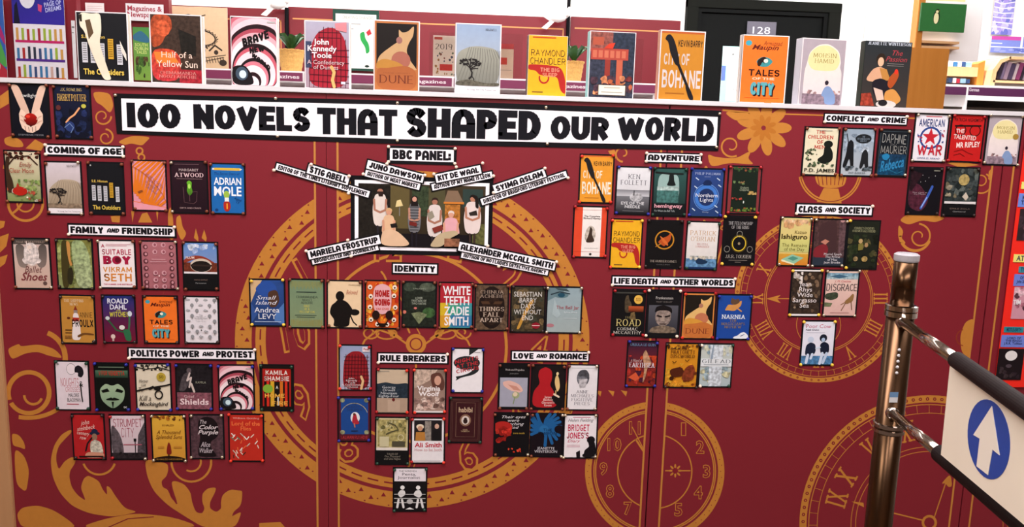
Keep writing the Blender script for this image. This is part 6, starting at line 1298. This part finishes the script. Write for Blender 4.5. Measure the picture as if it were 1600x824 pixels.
# low shelving with books under a plum strip
YR = 2.2
def px(x, y, Y=YR): p = at(x, y, Y); return p
lib = thing('library_shelving', 'dark low shelving with a plum strip lettered German, at the right', 'shelf', (px(1470,140).x, YR, 0)); ox = px(1470,140).x
zsT, zsB = px(1540, 137).z, px(1540, 150).z; xe = px(1680, 140).x
box('top_board', 0, xe-ox, .0, .45, zsT, zsT+.012, wht, lib); st = box('label_strip', 0, xe-ox, -.003, 0, zsB, zsT-.002, mat('aubergine_strip', '#54204c', .5), lib)
l = Art(lambda u, v: (u, -v), 1, clamp=False); a, b = px(1514, 137), px(1529, 144); l.T('German', a.x-ox, -px(1520,137.5).z, b.x-ox, -px(1520,143).z, '#e0d0dc', 'b'); ob = link(bpy.data.objects.new('lettering', l.mesh('lettering')), st); ob.location = (0, -.0036, 0)
dkw = mat('dark_shelf', '#2c2018', .6)
box('back_board', 0, xe-ox, .4, .44, 0, zsB, dkw, lib); box('divider', px(1508,155).x-ox, px(1511,155).x-ox, -.004, .4, 0, zsT, wht, lib)
zz = px(1540, 168).z; box('shelf_board', 0, xe-ox, .02, .4, zz-.01, zz, dkw, lib)
ORD = ['first','second','third','fourth','fifth','sixth','seventh','eighth','ninth','tenth','eleventh','twelfth']
def NAMEC(h):
    r, g, b = [int(h[i:i+2], 16) for i in (1,3,5)]
    return 'white' if min(r,g,b) > 215 else 'red' if r > 150 and g < 60 else 'pale blue' if b > 200 and g > 170 else 'blue' if b > g > 100 and r < 80 else 'navy' if r < 60 and b > 90 else 'pale lilac' if r > 160 else 'magenta' if r > g*1.8 else 'dark violet' if r < 90 else 'mauve'
def prow(x0_, x1_, yb, yt, Y, cols, group_, lab, lean=0, tk=.02, depth=.16):
    a, b = at(x0_, yb, Y), at(x1_, yb, Y); x = a.x; r = random.Random(int(x0_+yb)); k = 0
    H = at((x0_+x1_)/2, yt, Y).z-at((x0_+x1_)/2, yb, Y).z; zb_ = at((x0_+x1_)/2, yb, Y).z
    while x < b.x-tk:
        w = tk*r.uniform(.7, 1.3); h = H*r.uniform(.85, 1); c = cols[k % len(cols)]; k += 1
        t = thing('shelf_book', lab.replace('@', NAMEC(c)).replace('#', ORD[k-1]), 'book', (x+w/2, Y, zb_), group_, (0, math.radians(lean), 0)); sm = mat('book_'+c.strip('#'), c, .5)
        box('cover', -w/2+.0005, w/2-.0005, 0, depth, 0, h, sm, t, .001); box('page_block', -w/2+.003, w/2-.003, .01, depth-.004, h, h+.0008, PAPER, t)
        x += w*1.06
    return zb_
# first small case
zs_a = at(1500, 104, YR+.1).z
c1 = thing('book_display_case', 'pale wooden display case of blue, white and red books', 'shelf', (px(1480,130).x, YR+.1, zsT+.012)); ox1 = px(1480,130).x
def lz(py, Y=YR+.1): return at(1500, py, Y).z-(zsT+.012)
xr1 = at(1527, 110, YR+.1).x-ox1+.004; xr2 = at(1538, 110, YR+.1).x-ox1
box('shelf_board', 0, xr1, 0, .2, lz(119), lz(104.5), pale_oak, c1); prism('side_panel', [(xr1,0),(xr2,0),(xr2,lz(93)),(xr1,lz(98))], 0, .2, oak, c1); box('base_board', 0, xr1, 0, .2, 0, .008, pale_oak, c1)
blu = ['#e8e8f0','#3470a8','#e8e4ec','#2c4c80','#88b8d8','#b02040','#e4e0e8','#24406c']
prow(1482, 1521, 104.5, 96, YR+.12, blu, 'books on the pale display case, upper row', 'thin @ book, # from the left on the upper row of the display case', 0, .028)
prow(1482, 1521, 130, 122, YR+.12, blu[::-1], 'books on the pale display case, lower row', 'thin @ book, # from the left on the lower row of the display case', 0, .028)
# second case with curved side
xs = at(1546, 130, YR+.05).x; c2 = thing('curved_bookcase', 'pale wooden bookcase with a curved side at the right edge', 'shelf', (xs, YR+.05, zsT+.0125))
H2 = at(1570, 92, YR+.05).z-(zsT+.012)
prism('side_panel', [(0,0),(.03,0),(.035,H2*.5),(.06,H2*.85),(.11,H2),(.11,H2+.014),(.05,H2*.98),(.012,H2*.6)], 0, .25, pale_oak, c2)
zr = at(1570, 126, YR+.05).z-(zsT+.012); box('shelf_board', .02, .9, 0, .25, max(.012, zr-.012), max(.024, zr), pale_oak, c2); box('top_board', .1, .9, 0, .25, H2, H2+.014, pale_oak, c2)
prow(1557, 1612, 124.5, 96, YR+.1, ['#38304c','#7c74a0','#a898b8','#4c4468','#c8c0d0','#8c4078','#302c40','#b0a8c0','#5c5880'], 'leaning books on the curved bookcase', 'slanting @ book, # from the left on the curved bookcase', 12, .022, .12)
# patterned lilac hangings on the far wall
def lilac(a): a.R(0,0,1,1,'#8c88d0'); a.B(0,0,1,1,['#b8b0e0','#6c70c0','#c8c4e8','#a090d8'],40,5,.2,0); [a.L([(0,.1+i*.12),(.4,.16+i*.11),(1,.08+i*.13)],.05,'#e0dcf0') for i in range(7)]
sheet(lilac, 1556, -12, 1580, 55, 3.96, 'narrow lilac patterned hanging on the far wall', 'wall_hanging', 'hanging')
def bluec(a): a.R(0,0,1,1,'#7c88d0'); a.R(0,0,.8,.22,'#c04ca0'); a.R(0,.4,.3,.46,'#e0e0f4'); a.R(0,.62,1,.68,'#e0e0f4'); a.R(.3,0,.36,1,'#e0e4f4') if 0 else None; a.R(.8,0,.86,1,'#e4e8f8'); a.B(0,.7,1,1,['#5c68b8','#98a0dc'],12,4,.14,0)
sheet(bluec, 1550, 56, 1604, 84, 3.95, 'blue and pink striped hanging beneath the lilac one', 'wall_hanging', 'hanging')

# ---------------------------------------------------------------- red sheet of labels at the right edge
xl = at(1577, 400).x; za, zb_ = at(1598, 195).z, at(1552, 604).z
rb = thing('red_poster', 'bright red poster sheet with yellow, teal and blue labels at the right edge', 'poster', ((xl+XR-.05)/2, 0, (za+zb_)/2))
w = XR-.05-xl; box('sheet', -w/2, w/2, -.006, -.0047, -(za-zb_)/2, (za-zb_)/2, mat('red_card', '#ee2416', .5), rb)
for x0_, y0_, x1_, y1_, c, txt in ((1594,284,1622,296,'#e8e07c',''),(1590,302,1624,324,'#6c88d8','KING OF\nTHE ISLES'),(1592,326,1620,376,'#302428',''),(1582,397,1616,410,'#e8dc74','ATLAS'),(1590,416,1610,426,'#3c8c9c','TITAN'),(1583,428,1614,447,'#6c80d0','OF MICE\nJohn Steinbeck'),(1583,448,1606,498,'#c890a0',''),(1567,510,1596,519,'#2c8894','MIDDLE-EARTH'),(1563,523,1598,542,'#6c80d0','LORD OF\nTHE RINGS\nJ.R.R. Tolkien'),(1559,544,1592,593,'#1c1418','')):
    p, q = at(x0_, y0_), at(x1_, y1_); w_, h_ = q.x-p.x, p.z-q.z; c_ = (p+q)/2-Vector((rb.location))
    a = Art(lambda u, v: ((u-.5)*w_, (.5-v)*h_), w_); a.R(0,0,1,1,c)
    if txt: a.T(txt, .12, .14, .88, .84, '#1c2450', 'b')
    elif c == '#1c1418': a.E(.5,.22,.24,.16,'#e0dcdc'); a.E(.45,.55,.12,.06,'#4c4048'); a.B(.1,.5,.9,.95,['#2c2028','#3c3034'],10,3,.14)
    elif c == '#c890a0': a.B(0,0,1,1,['#e0b8c4','#a86878','#5c3844'],16,3,.2); a.T('TIM',.0,.4,.4,.55,'#e8e4e8','b')
    elif c == '#302428': a.B(0,0,1,1,['#6c4048','#403038'],12,3,.2)
    bx_ = box('label_card', c_.x-w_/2, c_.x+w_/2, -.0075, -.006, c_.z-h_/2, c_.z+h_/2, mat('card_'+c.strip('#'), c, .5), rb)
    ob = link(bpy.data.objects.new('print', a.mesh('print')), bx_); ob.location = (c_.x, -.0078, c_.z)

# ---------------------------------------------------------------- chrome queue barrier with arrow panel
YP = -.84
chrome = mat('chrome', '#b8ada4', .13, 1.0); sleeve = mat('black_foam_sleeve', '#140a0c', .6, spec=.25, noise=.2, nscale=40, bump=.3); reflect_brown = mat('chrome_reflection_brown', '#5c4432', .24, 1.0); clear_cap = mat('cap_plastic', '#a8a4aa', .25, spec=.6)  # chrome post: brown room reflections put into its base colour
pp = at(1400, 560, YP); X0 = pp.x
def zz(px_, py_): return at(px_, py_, YP).z
bar = thing('queue_barrier', 'chrome barrier post with two black-sleeved rails and a white arrow panel', 'barrier', (X0, YP, 0))
def pz(y): # height of pixel row y on the post
    return at(1402-(y-500)*.1, y, YP).z
rA, rB = .0205, .0245
bm = bmesh.new(); lathe(bm, 0, 0, [(rA, pz(484)), (rA, pz(406))]); from_bm('upper_tube', bm, reflect_brown, bar, True)
bm = bmesh.new(); lathe(bm, 0, 0, [(rB, .012), (rB, pz(486))]); from_bm('post', bm, reflect_brown, bar, True)
bm = bmesh.new(); lathe(bm, 0, 0, [(rA+.0005, pz(408)), (rA+.0012, pz(406)), (rA+.0012, pz(398)), (rA-.003, pz(395.5)), (.004, pz(395))]); from_bm('cap', bm, clear_cap, bar)
for yt, yb in ((477, 484), (486, 494), (661, 666), (669, 674)):
    bm = bmesh.new(); e = .0035; lathe(bm, 0, 0, [(rB, pz(yb+1)), (rB+e, pz(yb)), (rB+e, pz(yt)), (rB, pz(yt-1))]); from_bm('collar', bm, chrome, bar)
bm = bmesh.new(); lathe(bm, 0, 0, [(.09, 0), (.09, .006), (.06, .012), (rB, .016)]); from_bm('base_plate', bm, chrome, bar)
for y in (547, 556, 565, 574, 583):
    bm = bmesh.new(); q = at(1405-(y-547)*.11, y, YP-rB+.002); v = q-Vector((X0, YP, 0)); bmesh.ops.create_icosphere(bm, subdivisions=2, radius=.003); [setattr(k, 'co', k.co+v) for k in bm.verts]; from_bm('rivet', bm, alu, bar, True)
q = at(1396, 621, YP-rB); lb = Art(lambda u, v: ((u-.5)*.016, (.5-v)*.02), .016); lb.R(0,0,1,1,'#d8d8dc'); lb.R(0,0,1,.5,'#6c90b8'); ob = link(bpy.data.objects.new('sticker', lb.mesh('sticker')), bar); ob.location = (q.x-X0, -rB-.0008, q.z)
def rail(s, e, name_y, split, r_c, r_s, cut_after=1.25):
    a = at(*s, YP-.018); b = at_z(*e, a.z); d = b-a; m1 = at_z(*split, a.z); k = (m1-a).length/d.length
    o_ = Vector((X0, YP, 0)); bm = bmesh.new(); tube(bm, a-o_, a+d*(k+.04)-o_, r_c); bmesh.ops.create_uvsphere(bm, u_segments=16, v_segments=10, radius=r_c*1.35, matrix=Matrix.Translation(a-o_)); ra = from_bm('rail', bm, chrome, bar, True)
    bm = bmesh.new(); tube(bm, a+d*k-o_, a+d*cut_after-o_, r_s, seg=24); from_bm('foam_sleeve', bm, sleeve, ra)
    return a, d
ua, ud = rail((1410, 503), (1600, 637), 0, (1484, 562), .0095, .0128)
la, ld = rail((1394, 645), (1590, 812), 0, (1466, 709), .0095, .0150)
nrm = Vector((-ud.y, ud.x, 0)).normalized()
if (CAM-ua).dot(nrm) < 0: nrm = -nrm
base = ua+nrm*.000
def onp(x, y):
    return at_plane(x, y, base, nrm)
def panel_mesh(name, pts, off0, off1, m, parent):
    w3 = [onp(*p)-Vector((X0, YP, 0)) for p in pts]; bm = bmesh.new()
    f = [bm.verts.new(v+nrm*off1) for v in w3]; g_ = [bm.verts.new(v+nrm*off0) for v in w3]; bm.faces.new(f); bm.faces.new(g_[::-1]); n = len(f)
    for i in range(n): bm.faces.new((f[i], g_[i], g_[(i+1) % n], f[(i+1) % n]))
    bmesh.ops.recalc_face_normals(bm, faces=bm.faces); return from_bm(name, bm, m, parent)
ap = panel_mesh('arrow_panel', [(1485, 563), (1470, 711), (1700, 905), (1720, 722)], -.003, 0, mat('cream_panel', '#fbefdc', .5, noise=.04, nscale=15), bar)
el = []
for i in range(40):
    t = 2*math.pi*i/40; x, y = 33*math.cos(t), 62.5*math.sin(t); el.append((1545.5+x+y*.04, 687+y+x*.12))
panel_mesh('blue_oval', el, 0, .0006, mat('blue_vinyl', '#1c4aa8', .45), ap)
panel_mesh('white_arrow', [(1551,635),(1563,712),(1552,703),(1545,743),(1527,729),(1532,686),(1522,680)], .0006, .0012, mat('white_vinyl', '#fbf2e4', .45), ap)
bpy.context.view_layer.update()
